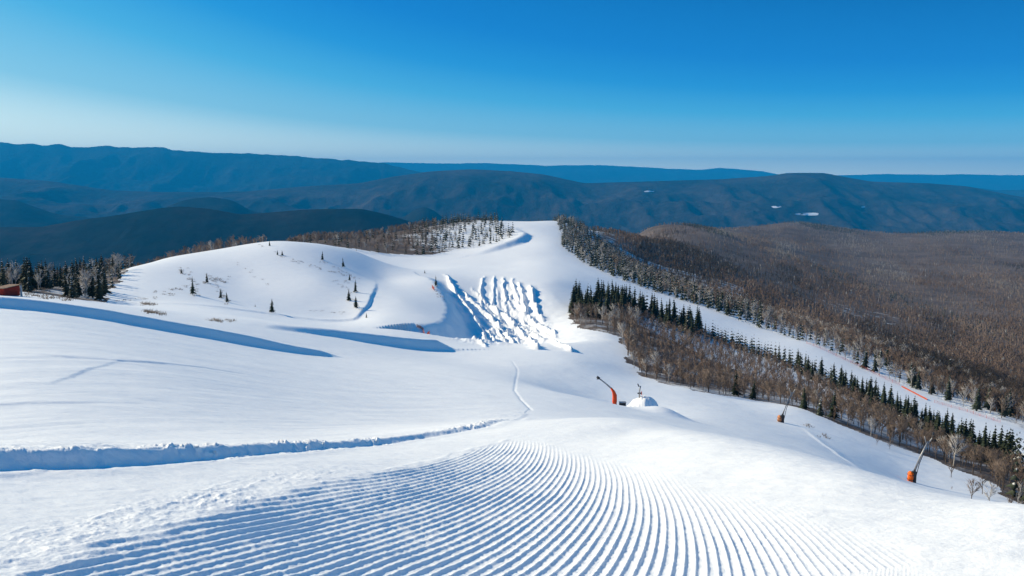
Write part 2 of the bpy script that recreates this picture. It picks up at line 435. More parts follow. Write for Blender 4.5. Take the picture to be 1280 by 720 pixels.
# ------------------------------------------------------------------ materials
def new_mat(name):
    m = bpy.data.materials.new(name); m.use_nodes = True
    nt = m.node_tree; b = nt.nodes['Principled BSDF']
    b.inputs['Specular IOR Level'].default_value = .2
    b.inputs['Roughness'].default_value = .8
    return m, nt, b

def node(nt, t, **k):
    n = nt.nodes.new(t)
    for a, v in k.items():
        if a in n.inputs: n.inputs[a].default_value = v
        else: setattr(n, a, v)
    return n

def ramp(nt, fac, stops):
    r = nt.nodes.new('ShaderNodeValToRGB'); e = r.color_ramp.elements
    e[0].position, e[0].color = stops[0][0], (*stops[0][1], 1)
    e[1].position, e[1].color = stops[-1][0], (*stops[-1][1], 1)
    for p, c in stops[1:-1]:
        x = e.new(p); x.color = (*c, 1)
    nt.links.new(fac, r.inputs[0]); return r

def snow_mat():
    m, nt, b = new_mat('snow')
    L = nt.links.new
    g = node(nt, 'ShaderNodeNewGeometry')
    n1 = node(nt, 'ShaderNodeTexNoise', Scale=.35, Detail=5.0); L(g.outputs['Position'], n1.inputs['Vector'])
    r = ramp(nt, n1.outputs[0], [(.3, (.84, .85, .865)), (.7, (.89, .89, .89))])
    L(r.outputs[0], b.inputs['Base Color'])
    b.inputs['Roughness'].default_value = .55
    b.inputs['Specular IOR Level'].default_value = .25
    # grain: fine close by, coarser texture for the broad slopes
    n2 = node(nt, 'ShaderNodeTexNoise', Scale=28.0, Detail=4.0, Roughness=.7); L(g.outputs['Position'], n2.inputs['Vector'])
    mp = node(nt, 'ShaderNodeMapping'); mp.inputs['Scale'].default_value = (.16, .55, .3); mp.inputs['Rotation'].default_value = (0, 0, R(35)); L(g.outputs['Position'], mp.inputs['Vector'])
    n3 = node(nt, 'ShaderNodeTexNoise', Scale=1.0, Detail=7.0, Roughness=.62); L(mp.outputs[0], n3.inputs['Vector'])
    b1 = node(nt, 'ShaderNodeBump', Strength=.5, Distance=.012); L(n2.outputs[0], b1.inputs['Height'])
    b2 = node(nt, 'ShaderNodeBump', Strength=.5, Distance=.34); L(n3.outputs[0], b2.inputs['Height']); L(b1.outputs[0], b2.inputs['Normal'])
    L(b2.outputs[0], b.inputs['Normal'])
    return m

def floor_mat(name, far=False):
    """leaf litter and twigs with patches of lying snow"""
    m, nt, b = new_mat(name)
    L = nt.links.new
    g = node(nt, 'ShaderNodeNewGeometry')
    n1 = node(nt, 'ShaderNodeTexNoise', Scale=.012, Detail=8.0, Roughness=.6); L(g.outputs['Position'], n1.inputs['Vector'])
    n2 = node(nt, 'ShaderNodeTexNoise', Scale=.16, Detail=6.0, Roughness=.7); L(g.outputs['Position'], n2.inputs['Vector'])
    c1 = ramp(nt, n1.outputs[0], [(.32, (.055, .040, .036)), (.5, (.115, .085, .072)), (.66, (.16, .125, .11))])
    c2 = ramp(nt, n2.outputs[0], [(.35, (.06, .045, .04)), (.62, (.17, .14, .125))])
    mx = node(nt, 'ShaderNodeMix', data_type='RGBA'); mx.inputs[0].default_value = .4
    L(c1.outputs[0], mx.inputs[6]); L(c2.outputs[0], mx.inputs[7])
    # lying snow
    n3 = node(nt, 'ShaderNodeTexNoise', Scale=.05, Detail=9.0, Roughness=.72); L(g.outputs['Position'], n3.inputs['Vector'])
    sep = node(nt, 'ShaderNodeSeparateXYZ'); L(g.outputs['Position'], sep.inputs[0])
    at_ = node(nt, 'ShaderNodeAttribute'); at_.attribute_name = 'snowcover'
    ad = node(nt, 'ShaderNodeMath', operation='ADD'); L(n3.outputs[0], ad.inputs[0]); L(at_.outputs['Fac'], ad.inputs[1])
    sr = ramp(nt, ad.outputs[0], [(.78, (0, 0, 0)), (.98, (1, 1, 1))])
    mx2 = node(nt, 'ShaderNodeMix', data_type='RGBA'); L(sr.outputs[0], mx2.inputs[0]); L(mx.outputs[2], mx2.inputs[6]); mx2.inputs[7].default_value = (.80, .82, .85, 1)
    L(mx2.outputs[2], b.inputs['Base Color'])
    bp = node(nt, 'ShaderNodeBump', Strength=.8, Distance=3.0); L(n2.outputs[0], bp.inputs['Height']); L(bp.outputs[0], b.inputs['Normal'])
    b.inputs['Roughness'].default_value = .95
    return m

def simple_mat(name, c1, c2=None, scale=3., rough=.8, obj_var=0., metallic=0., bump=0.):
    m, nt, b = new_mat(name)
    L = nt.links.new
    g = node(nt, 'ShaderNodeTexCoord')
    n = node(nt, 'ShaderNodeTexNoise', Scale=scale, Detail=4.0); L(g.outputs['Object'], n.inputs['Vector'])
    c2 = c2 or tuple(x * .7 for x in c1)
    r = ramp(nt, n.outputs[0], [(.35, c2), (.65, c1)])
    out = r.outputs[0]
    if obj_var:
        oi = node(nt, 'ShaderNodeObjectInfo')
        mr = node(nt, 'ShaderNodeMapRange'); mr.inputs[3].default_value = 1 - obj_var; mr.inputs[4].default_value = 1 + obj_var
        L(oi.outputs['Random'], mr.inputs[0])
        vm = node(nt, 'ShaderNodeVectorMath', operation='SCALE'); L(out, vm.inputs[0]); L(mr.outputs[0], vm.inputs['Scale']); out = vm.outputs[0]
    L(out, b.inputs['Base Color']); b.inputs['Roughness'].default_value = rough; b.inputs['Metallic'].default_value = metallic
    if bump:
        bp = node(nt, 'ShaderNodeBump', Strength=bump, Distance=.05); L(n.outputs[0], bp.inputs['Height']); L(bp.outputs[0], b.inputs['Normal'])
    return m

def hill_mat(name, ca, cb, cc, s1, s2, bd):
    m, nt, b = new_mat(name)
    L = nt.links.new
    g = node(nt, 'ShaderNodeNewGeometry')
    n1 = node(nt, 'ShaderNodeTexNoise', Scale=s1, Detail=8.0, Roughness=.6); L(g.outputs['Position'], n1.inputs['Vector'])
    n2 = node(nt, 'ShaderNodeTexNoise', Scale=s2, Detail=6.0, Roughness=.7); L(g.outputs['Position'], n2.inputs['Vector'])
    c = ramp(nt, n1.outputs[0], [(.34, ca), (.5, cb), (.68, cc)])
    d = ramp(nt, n2.outputs[0], [(.3, (.5, .5, .5)), (.7, (1.35, 1.35, 1.35))])
    mx = node(nt, 'ShaderNodeMix', data_type='RGBA', blend_type='MULTIPLY'); mx.inputs[0].default_value = .8
    L(c.outputs[0], mx.inputs[6]); L(d.outputs[0], mx.inputs[7]); L(mx.outputs[2], b.inputs['Base Color'])
    bp = node(nt, 'ShaderNodeBump', Strength=.7, Distance=bd); L(n2.outputs[0], bp.inputs['Height']); L(bp.outputs[0], b.inputs['Normal'])
    b.inputs['Roughness'].default_value = 1.; b.inputs['Specular IOR Level'].default_value = 0
    return m

M = {}
M['snow'] = snow_mat()
M['floor'] = floor_mat('forest_floor')
M['hill_near'] = hill_mat('hill_woods', (.008, .014, .013), (.017, .020, .018), (.032, .028, .025), .0012, .01, 12)
M['hill_mid'] = hill_mat('valley_woods', (.018, .020, .018), (.042, .034, .030), (.072, .058, .050), .0007, .006, 60)
M['hill_far'] = hill_mat('mountain_woods', (.012, .018, .018), (.022, .026, .026), (.036, .038, .036), .0006, .004, 110)
M['ice'] = simple_mat('lake_ice', (.75, .78, .82), (.65, .7, .76), .01)

# ------------------------------------------------------------------ object helpers
COL = bpy.context.scene.collection
def link(o, parent=None):
    COL.objects.link(o)
    if parent is not None: o.parent = parent
    return o

def tag(o, label=None, cat=None, group=None, kind=None):
    if label: o['label'] = label
    if cat: o['category'] = cat
    if group: o['group'] = group
    if kind: o['kind'] = kind
    return o

def np_mesh(name, V, Fq, mats, smooth=True, mi=None):
    """mesh from an (n,3) array and an (m,k) face array"""
    me = bpy.data.meshes.new(name)
    k = Fq.shape[1]; m = len(Fq)
    me.vertices.add(len(V)); me.vertices.foreach_set('co', np.ascontiguousarray(V, np.float32).ravel())
    me.loops.add(m * k); me.loops.foreach_set('vertex_index', np.ascontiguousarray(Fq, np.int32).ravel())
    me.polygons.add(m); me.polygons.foreach_set('loop_start', np.arange(0, m * k, k, dtype=np.int32))
    me.polygons.foreach_set('loop_total', np.full(m, k, np.int32))
    if smooth: me.polygons.foreach_set('use_smooth', np.ones(m, bool))
    for x in mats: me.materials.append(x)
    if mi is not None: me.polygons.foreach_set('material_index', np.ascontiguousarray(mi, np.int32))
    me.update(calc_edges=True)
    return me

def grid_faces(nr, nc):
    i = np.arange(nr - 1)[:, None] * nc + np.arange(nc - 1)[None]
    return np.stack([i, i + 1, i + nc + 1, i + nc], -1).reshape(-1, 4)

def in_poly(x, y, P):
    P = np.asarray(P, float); r = np.zeros(x.shape, bool); j = len(P) - 1
    for i in range(len(P)):
        xi, yi = P[i]; xj, yj = P[j]
        c = ((yi > y) != (yj > y)) & (x < (xj - xi) * (y - yi) / (yj - yi + 1e-12) + xi)
        r ^= c; j = i
    return r

# ------------------------------------------------------------------ woodland outlines (plan view, surveyed)
ISLAND = snap([(713, 388, 345), (722, 404, 328), (750, 412, 318), (776, 421, 296), (780, 440, 268), (800, 470, 230), (860, 487, 200), (930, 498, 208), (1000, 511, 182), (1050, 532, 165), (1100, 551, 150), (1160, 572, 140),
               (1200, 588, 133), (1240, 605, 124), (1280, 630, 105), (1400, 680, 92), (1420, 640, 140), (1280, 588, 168), (1200, 556, 192), (1100, 506, 240), (1000, 458, 316), (900, 424, 368), (820, 392, 396), (760, 376, 425), (728, 374, 420)])
BELT_EDGE = [(690, 268, 1000), (697, 277, 905), (700, 292, 800), (703, 308, 700), (729, 328, 610), (777, 350, 540), (840, 372, 510), (900, 391, 466), (959, 412, 430), (1019, 431, 395), (1084, 463, 345), (1130, 481, 320), (1185, 501, 290), (1280, 534, 250), (1500, 625, 180)]
BE = snap(BELT_EDGE)
BELT = np.vstack([BE, [(800, 300), (9000, 1500), (9000, 7000), (-60, 7000), (60, 1100)]])
KNOLL = np.vstack([plan([(250, 322, 560), (300, 309, 585), (340, 303, 600), (377, 305, 610), (422, 311, 620), (483, 317, 630), (540, 319, 645), (577, 312, 690), (632, 307, 720), (641, 300, 770), (630, 290, 830), (622, 277, 905)]), [(-15, 960), (20, 1080), (0, 7000), (-9000, 7000), (-9000, 1500), (-500, 620)]])
LEFTW = plan([(-400, 350, 150), (0, 357, 175), (20, 358, 190), (60, 362, 185), (90, 372, 190), (125, 376, 215), (140, 366, 260), (160, 345, 330), (175, 338, 420), (150, 335, 600), (-400, 330, 700)])
WOODS = [ISLAND, BELT, KNOLL, LEFTW]

Fq = grid_faces(NR, NC)
V = np.stack([GX.ravel(), GY.ravel(), GZ.ravel()], 1)
cx = GX[:-1, :-1] * .5 + GX[1:, 1:] * .5; cy = GY[:-1, :-1] * .5 + GY[1:, 1:] * .5
cx = cx.ravel(); cy = cy.ravel()
wood = np.zeros(len(Fq), bool)
far = cy > 100
jx = cx[far] + 3 * fbm(cx[far] / 9, cy[far] / 9, 3, 88); jy = cy[far]
wf = np.zeros(far.sum(), bool)
for P in WOODS: wf |= in_poly(jx, jy, P)
wf |= jy > 1150
wood[far] = wf

def sheet(name, faces, mat, snowc=False):
    used = np.unique(faces); remap = np.full(len(V), -1, np.int64); remap[used] = np.arange(len(used))
    VV = V[used]
    me = np_mesh(name, VV, remap[faces], [mat])
    if snowc:
        x, y = VV[:, 0], VV[:, 1]
        s = np.full(len(VV), .0)
        dk = poly_dist(x, y, BE)[0]
        s += .55 * np.exp(-(dk / (24 + .06 * y)) ** 2) * sstep(120, 320, y)
        s += .50 * np.exp(-(((x + 45) / 75) ** 2 + ((y - 760) / 130) ** 2))
        s += .24 * in_poly(x, y, ISLAND)
        s += .30 * ((dk > 30) & (dk < 30 + .2 * y) & (x / y > .13) & (x / y < .5) & (y < 900))
        s += .30 * in_poly(x, y, LEFTW)
        s += .33 * sstep(1600, 900, y) * np.exp(-((x - .42 * y) / (.22 * y)) ** 2) * (vnoise(x / 70, y / 200, 5))
        s += .16 * sstep(1100, 2400, y) * np.exp(-((x - .3 * y) / (.5 * y)) ** 2) * vnoise(x / 160, y / 400, 6) * 1.2
        a = me.attributes.new('snowcover', 'FLOAT', 'POINT'); a.data.foreach_set('value', s.astype(np.float32))
    o = link(bpy.data.objects.new(name, me)); tag(o, kind='structure'); return o
sheet('snow_ground', Fq[~wood], M['snow'])
sheet('forest_ground', Fq[wood], M['floor'], True)
# ground behind the camera
xs = np.linspace(-60, 60, 41); ys = np.linspace(-60, 2.0, 32)
bx, by = np.meshgrid(xs, ys); 
edge = base_z(np.clip(xs, -3.2, 3.2), np.full(41, 2.0))
bz = edge[None] + (2.0 - by) * .26 - .02
bz[-1] -= .0
me = np_mesh('snow_ground_behind', np.stack([bx.ravel(), by.ravel(), bz.ravel()], 1), grid_faces(32, 41), [M['snow']])
tag(link(bpy.data.objects.new('snow_ground_behind', me)), kind='structure')

# ------------------------------------------------------------------ far ranges
VALLEY = -760.
def ridge(name, crest, D, wn, wf, mat, seed, rel, ns, nr=90, nc=420, amax=.95, spur=.5, crestn=0.):
    """one range: a long crest at distance D with spurs running down to the valley floor"""
    az = np.linspace(-amax, amax, nc)
    cp = np.array(crest, float)
    ca_, cq_ = az_q(cp[:, 0], cp[:, 1])
    q = np.interp(az, ca_, cq_)
    k = np.array([.1, .2, .4, .2, .1]); q = np.convolve(np.pad(q, 2, mode='edge'), k / k.sum(), 'valid')
    cz = q * D + crestn * (fbm(az * 90, az * 0, 4, seed + 3))
    t = np.linspace(-1, 1, nr)
    A, Tt = np.meshgrid(az, t)
    meander = .35 * fbm(A * 7, A * 0 + seed, 3, seed)
    Dl = np.where(Tt < 0, Tt * wn, Tt * wf)
    Yd = D + Dl
    X = A * Yd; Y = Yd
    prof = np.where(Tt < 0, (1 - np.abs(Tt) ** 1.15), (1 - np.abs(Tt) ** 1.6))
    sp = (ridged(X / ns, Y / (ns * 1.6), 5, seed + 9) - .72)
    away = sstep(0, .45, np.abs(Tt))
    H = cz[None] - VALLEY
    z = VALLEY + H * prof + sp * rel * away * sstep(0, .12, prof) * 2
    lim = (q[None] * Yd)  # keep spurs from cutting the skyline
    z = np.where(Tt < 0, np.minimum(z, lim - .0012 * np.abs(Dl)), z)
    me = np_mesh(name, np.stack([X.ravel(), Y.ravel(), z.ravel()], 1), grid_faces(nr, nc), [mat])
    return tag(link(bpy.data.objects.new(name, me)), kind='structure')

fa = np.linspace(-1.1, 1.1, 60); fy = np.geomspace(3200, 44000, 40)
A_, Y_ = np.meshgrid(fa, fy)
vz = VALLEY + 30 * fbm(A_ * 12, Y_ / 3000, 4, 300) - 20
me = np_mesh('valley_ground', np.stack([(A_ * Y_).ravel(), Y_.ravel(), vz.ravel()], 1), grid_faces(40, 60), [M['hill_mid']])
tag(link(bpy.data.objects.new('valley_ground', me)), kind='structure')
ridge('dark_hill', [(-400, 300), (0, 284), (50, 284), (100, 275), (140, 270), (200, 260), (225, 258), (262, 261), (300, 268), (320, 267), (381, 262), (422, 261), (452, 261), (483, 268), (503, 274), (560, 292), (640, 310), (800, 330), (1280, 340), (1700, 340)],
      5600, 1500, 1600, M['hill_near'], 100, 55, 700, 110, 520, spur=.4)
ridge('low_hills', [(-400, 252), (0, 249), (20, 250), (45, 259), (70, 268), (150, 276), (200, 262), (230, 250), (262, 246), (290, 250), (315, 264), (400, 276), (505, 272), (518, 262), (530, 258), (545, 264), (556, 276), (700, 290), (760, 300), (860, 310), (1280, 320), (1700, 320)],
      9000, 2000, 2200, M['hill_near'], 130, 60, 900, 90, 520)
ridge('wooded_mountain', [(-500, 224), (0, 222), (60, 226), (140, 238), (200, 240), (300, 240), (380, 233), (450, 229), (490, 221), (540, 214), (590, 211.5), (640, 214), (680, 218), (730, 229), (800, 227), (900, 224), (960, 220), (985, 216), (1030, 216), (1060, 222), (1090, 227), (1160, 229), (1210, 233), (1280, 247), (1400, 262), (1700, 265)],
      13500, 4200, 4000, M['hill_mid'], 160, 210, 1300, 120, 640)
ridge('mountain_range', [(-500, 168), (-200, 172), (0, 177), (22, 180), (40, 178.5), (56, 183), (75, 179), (92, 184), (110, 184), (135, 181), (150, 184), (205, 184), (217, 188), (235, 188.5), (258, 191), (300, 191), (340, 194), (375, 195), (400, 198), (450, 201), (480, 204), (520, 214), (560, 222), (640, 232), (1000, 236), (1700, 240)],
      22000, 5200, 5000, M['hill_far'], 190, 420, 2400, 100, 760, crestn=22)
ridge('far_mountains', [(-500, 210), (0, 205), (420, 203), (500, 203), (560, 204.5), (600, 203.5), (640, 205), (680, 207), (740, 206), (790, 208), (840, 211), (880, 212), (900, 209.5), (930, 212), (950, 213.5), (975, 218), (1010, 219), (1060, 219), (1100, 217.5), (1160, 218), (1220, 218), (1280, 219), (1700, 222)],
      38000, 6000, 5000, M['hill_far'], 220, 260, 3200, 60, 520, crestn=24)


# ------------------------------------------------------------------ trees
def spruce_parts(seed, layers, pts, ragged=.3):
    """crown and trunk of a spruce one unit tall"""
    r = np.random.default_rng(seed)
    V, F = [], []
    lean = r.normal(0, .012, 2)
    for k in range(layers):
        t = k / (layers - 1)
        z = .10 + .84 * t
        rad = (.155 * (1 - t) ** .8 + .012) * (1 + r.normal(0, .13))
        dz = .085 * (1 - t) + .035
        c = np.array([lean[0] * t + r.normal(0, .006), lean[1] * t + r.normal(0, .006)])
        b = len(V)
        V.append((c[0], c[1], z + dz)); V.append((c[0], c[1], z - dz * .1))
        a0 = r.uniform(0, 6.28)
        for i in range(pts):
            a = a0 + 2 * math.pi * i / pts + r.normal(0, .10)
            rr = rad * (1.12 if i % 2 == 0 else .55) * (1 + r.normal(0, ragged * .6))
            V.append((c[0] + rr * math.cos(a), c[1] + rr * math.sin(a), z - dz * (.45 if i % 2 == 0 else .1) + r.normal(0, .008)))
        for i in range(pts):
            i2 = (i + 1) % pts
            F.append((b, b + 2 + i, b + 2 + i2)); F.append((b + 1, b + 2 + i2, b + 2 + i))
    b = len(V); tip = np.array([lean[0], lean[1], 1.0])
    V.append(tuple(tip))
    for i in range(3):
        a = i * 2.1; V.append((lean[0] + .008 * math.cos(a), lean[1] + .008 * math.sin(a), .93))
    for i in range(3): F.append((b, b + 1 + i, b + 1 + (i + 1) % 3))
    T = []
    for z, rr in ((-.05, .016), (.3, .011), (.8, .004)):
        for i in range(5): T.append((rr * math.cos(i * 1.2566), rr * math.sin(i * 1.2566), z))
    TF = []
    for l in range(2):
        for i in range(5):
            a, b2 = l * 5 + i, l * 5 + (i + 1) % 5
            TF.append((a, b2, b2 + 5)); TF.append((a, b2 + 5, a + 5))
    return np.array(V), np.array(F), np.array(T), np.array(TF)

def spikes(segs):
    """three-sided tapered twigs; segs: (p0, p1, r0)"""
    p0 = np.array([s[0] for s in segs]); p1 = np.array([s[1] for s in segs]); r0 = np.array([s[2] for s in segs])
    d = p1 - p0; d /= np.linalg.norm(d, axis=1)[:, None] + 1e-9
    h = np.where(np.abs(d[:, 2:]) > .9, np.array([[1., 0, 0]]), np.array([[0, 0, 1.]]))
    u = np.cross(d, h); u /= np.linalg.norm(u, axis=1)[:, None]; v = np.cross(d, u)
    n = len(segs); V = np.zeros((n, 4, 3))
    for k in range(3):
        a = k * 2.0944; V[:, k] = p0 + r0[:, None] * (math.cos(a) * u + math.sin(a) * v)
    V[:, 3] = p1
    b = np.arange(n)[:, None] * 4
    F = np.concatenate([b + np.array([[0, 1, 3]]), b + np.array([[1, 2, 3]]), b + np.array([[2, 0, 3]])])
    return V.reshape(-1, 3), F

def bare_parts(seed, limbs, twigs, thick=.006, base=.25, spread=.5):
    """branches and trunk of a leafless hardwood one unit tall"""
    r = np.random.default_rng(seed)
    segs = []
    lean = r.normal(0, .04, 2)
    def on(t): return np.array([lean[0] * t * t, lean[1] * t * t, t])
    for k in range(limbs):
        t = base + (.96 - base) * (k + r.uniform(0, 1)) / limbs
        a = r.uniform(0, 6.283); L = (.16 + .24 * math.sin(math.pi * min(1, (t - base) / (1 - base) + .25))) * r.uniform(.7, 1.15)
        d = np.array([math.cos(a) * spread, math.sin(a) * spread, r.uniform(.5, 1.0)]); d /= np.linalg.norm(d)
        p = on(t * .9); e = p + d * L; e[2] = min(e[2], 1.03)
        segs.append((p, e, thick * 1.3))
        for j in range(twigs):
            f = r.uniform(.25, .95); q = p + (e - p) * f
            dd = d + r.normal(0, .42, 3); dd[2] = abs(dd[2]) * .9 + .1; dd /= np.linalg.norm(dd)
            q2 = q + dd * L * r.uniform(.35, .7); segs.append((q, q2, thick * .75))
    V, F = spikes(segs)
    T, TF = spikes([(np.array([0, 0, -.05]), on(1.0), .017)])
    T2 = []; TF2 = []
    for z, rr in ((-.05, .018), (.35, .013), (.97, .003)):
        o = on(max(z, 0))
        for i in range(5): T2.append((o[0] + rr * math.cos(i * 1.2566), o[1] + rr * math.sin(i * 1.2566), z))
    for l in range(2):
        for i in range(5):
            a, b2 = l * 5 + i, l * 5 + (i + 1) % 5
            TF2.append((a, b2, b2 + 5)); TF2.append((a, b2 + 5, a + 5))
    return V, F, np.array(T2), np.array(TF2)

def foliage_mat(name, dark, light, snow=0.):
    m, nt, b = new_mat(name); L = nt.links.new
    tc = node(nt, 'ShaderNodeNewGeometry'); oi = node(nt, 'ShaderNodeObjectInfo')
    n = node(nt, 'ShaderNodeTexNoise', Scale=.9, Detail=3.0); L(tc.outputs['Position'], n.inputs['Vector'])
    ad = node(nt, 'ShaderNodeMath', operation='MULTIPLY_ADD'); L(oi.outputs['Random'], ad.inputs[0]); ad.inputs[1].default_value = .3; L(n.outputs[0], ad.inputs[2])
    r = ramp(nt, ad.outputs[0], [(.4, dark), (.85, light)])
    out = r.outputs[0]
    if snow:
        sp = node(nt, 'ShaderNodeSeparateXYZ'); L(tc.outputs['Normal'], sp.inputs[0])
        n2 = node(nt, 'ShaderNodeTexNoise', Scale=1.6, Detail=3.0); L(tc.outputs['Position'], n2.inputs['Vector'])
        mu = node(nt, 'ShaderNodeMath', operation='MULTIPLY_ADD'); L(sp.outputs['Z'], mu.inputs[0]); mu.inputs[1].default_value = .35; L(n2.outputs[0], mu.inputs[2])
        r2 = ramp(nt, mu.outputs[0], [(.85 - snow * .26, (0, 0, 0)), (.98 - snow * .26, (1, 1, 1))])
        mx = node(nt, 'ShaderNodeMix', data_type='RGBA'); L(r2.outputs[0], mx.inputs[0]); L(out, mx.inputs[6]); mx.inputs[7].default_value = (.75, .77, .8, 1); out = mx.outputs[2]
    L(out, b.inputs['Base Color']); b.inputs['Roughness'].default_value = .9
    return m

def tint_mat(name, stops):
    m, nt, b = new_mat(name); L = nt.links.new
    a = node(nt, 'ShaderNodeAttribute'); a.attribute_name = 'tint'
    r = ramp(nt, a.outputs['Fac'], stops); L(r.outputs[0], b.inputs['Base Color']); b.inputs['Roughness'].default_value = .95
    return m
M['spruce'] = foliage_mat('spruce_needles', (.012, .02, .013), (.035, .048, .03), .0)
M['spruce_snowy'] = foliage_mat('snowy_spruce_needles', (.02, .03, .022), (.05, .06, .042), .5)
M['spruce_dusted'] = foliage_mat('dusted_spruce_needles', (.014, .022, .016), (.04, .05, .034), .10)
M['bark'] = simple_mat('bark', (.13, .10, .08), (.07, .055, .045), 6.)
M['twigs'] = simple_mat('twigs', (.20, .15, .12), (.125, .095, .078), .6, obj_var=.25)
M['pale_bark'] = simple_mat('pale_bark', (.55, .51, .46), (.30, .27, .24), 5.)
M['frost_twigs'] = simple_mat('frosted_twigs', (.50, .49, .49), (.26, .24, .23), .8, obj_var=.2)
M['wood_mass'] = tint_mat('wood_mass', [(0, (.05, .042, .038)), (.3, (.155, .108, .084)), (.6, (.225, .172, .142)), (.8, (.21, .19, .175)), (1., (.40, .39, .39))])

# ---- where they stand
def scatter(poly, n, mind, seed, cond=None, tries=12):
    """points inside a plan outline, at least mind apart"""
    P = np.asarray(poly); r = np.random.default_rng(seed)
    lo, hi = P.min(0), P.max(0)
    c = r.uniform(lo, hi, (n * tries, 2)); c = c[in_poly(c[:, 0], c[:, 1], P)]
    if cond is not None: c = c[cond(c[:, 0], c[:, 1])]
    keep = []; cell = {}
    for x, y in c:
        k = (int(x // mind), int(y // mind)); ok = True
        for i in (-1, 0, 1):
            for j in (-1, 0, 1):
                for (a, b) in cell.get((k[0] + i, k[1] + j), ()):
                    if (a - x) ** 2 + (b - y) ** 2 < mind * mind: ok = False; break
                if not ok: break
            if not ok: break
        if ok:
            cell.setdefault(k, []).append((x, y)); keep.append((x, y))
            if len(keep) >= n: break
    return np.array(keep).reshape(-1, 2)

def px_of(x, y, z):
    f = CT * y - ST * z
    return 640 + F0 * x / f, 360 - F0 * (ST * y + CT * z) / f

SPR = []    # x, y, height, width factor, snowy, group
BAR = []    # x, y, height, pale/frosted, group
rt = np.random.default_rng(99)
def add_spr(p, h, g, snowy=.0, wd=1.):
    for x, y in p:
        hh = h * rt.uniform(.62, 1.25)
        SPR.append((x, y, hh, wd * rt.uniform(.85, 1.2), rt.uniform() < snowy, g))
def add_bar(p, h, g, frost=.0):
    for x, y in p:
        BAR.append((x, y, h * rt.uniform(.7, 1.15), rt.uniform() < frost, g))

n_is = len(ISLAND)
top_edge = ISLAND[14:]; top_edge = np.vstack([top_edge, ISLAND[:1]])
bot_edge = ISLAND[:14]
G_top = 'dark spruces along the upper edge of the wooded island'
def d_top(x, y): return poly_dist(x, y, top_edge)[0]
def d_bot(x, y): return poly_dist(x, y, bot_edge)[0]
def ppx(x, y): return 640 + 1010 * x / y
add_spr(scatter(ISLAND, 420, 1.8, 1, lambda x, y: (d_top(x, y) < 8) & (ppx(x, y) > 860), 60), 7.0, G_top, .02)
add_spr(scatter(ISLAND, 120, 3.2, 2, lambda x, y: (d_top(x, y) < 26) & (ppx(x, y) <= 880), 60), 11.5, G_top, .05)
add_spr(scatter(ISLAND, 46, 2.4, 3, lambda x, y: (d_bot(x, y) < 6) & (ppx(x, y) > 885) & (ppx(x, y) < 1095)), 5.6, 'dark spruces along the lower edge of the wooded island', .1)
add_bar(scatter(ISLAND, 1500, 2.3, 4, lambda x, y: (d_top(x, y) > 8.5) & (d_bot(x, y) > 1.0) & (ppx(x, y) > 770), 40), 4.5, 'leafless brown trees filling the wooded island', .03)
add_bar(scatter(ISLAND, 120, 2.4, 5, lambda x, y: (d_bot(x, y) < 5) & (ppx(x, y) < 1300)), 6.3, 'leafless trees with pale stems at the lower edge of the wooded island', .5)
add_bar(scatter(ISLAND, 120, 3.2, 6, lambda x, y: (ppx(x, y) < 800) & (d_top(x, y) > 12)), 7.5, 'leafless brown trees filling the wooded island', .25)
# belt beyond the lower run
def d_belt(x, y): return poly_dist(x, y, BE)[0]
G_belt = 'snow-dusted spruces in the belt beyond the lower run'
NB = np.array([(-20, 1000), (60, 1000), (160, 620), (420, 420), (420, 200), (100, 250), (40, 500)])
inb = lambda x, y: in_poly(x, y, BELT)
add_spr(scatter(NB, 800, 3.2, 11, lambda x, y: inb(x, y) & (d_belt(x, y) < 70) & (ppx(x, y) < 960), 50), 11.0, G_belt, .12)
add_bar(scatter(NB, 300, 4.2, 12, lambda x, y: inb(x, y) & (d_belt(x, y) < 95) & (ppx(x, y) < 980), 40), 9.5, 'frosted leafless trees in the belt beyond the lower run', .75)
add_spr(scatter(NB, 120, 4.0, 13, lambda x, y: inb(x, y) & (d_belt(x, y) < 18) & (ppx(x, y) >= 960), 60), 8.5, G_belt, .1)
add_bar(scatter(NB, 320, 3.4, 14, lambda x, y: inb(x, y) & (d_belt(x, y) < 60) & (ppx(x, y) >= 960), 40), 7.5, 'frosted leafless trees in the belt beyond the lower run', .45)
add_spr(scatter(np.array([(120, 250), (700, 250), (900, 900), (200, 800)]), 170, 9, 15, lambda x, y: inb(x, y) & (d_belt(x, y) > 24) & (ppx(x, y) > 900) & (vnoise(x / 60, y / 90, 8) > .45)), 9.0, 'scattered dark spruces on the brown wooded hillside', .1)
add_bar(scatter(NB, 600, 3.4, 16, lambda x, y: inb(x, y) & (d_belt(x, y) > 40) & (d_belt(x, y) < 40 + .22 * y) & (ppx(x, y) > 760) & (ppx(x, y) < 1180), 40), 8.0, 'frosted leafless trees in the belt beyond the lower run', .7)
# small trees out on the open snow
G_open = 'small bare trees out on the open snow at the lower right'
for q_ in ((1189, 597, 26), (1214, 627, 34), (1236, 633, 36), (1228, 618, 28), (1262, 648, 34), (1275, 655, 38), (1272, 632, 36), (1096, 556, 16), (1112, 562, 15), (1190, 612, 7)):
    h_ = hit(q_[0], q_[1], 60, 400)
    if h_ is not None: BAR.append((float(h_[0]), float(h_[1]), q_[2] * float(h_[1]) / F0, q_[2] > 34, G_open))
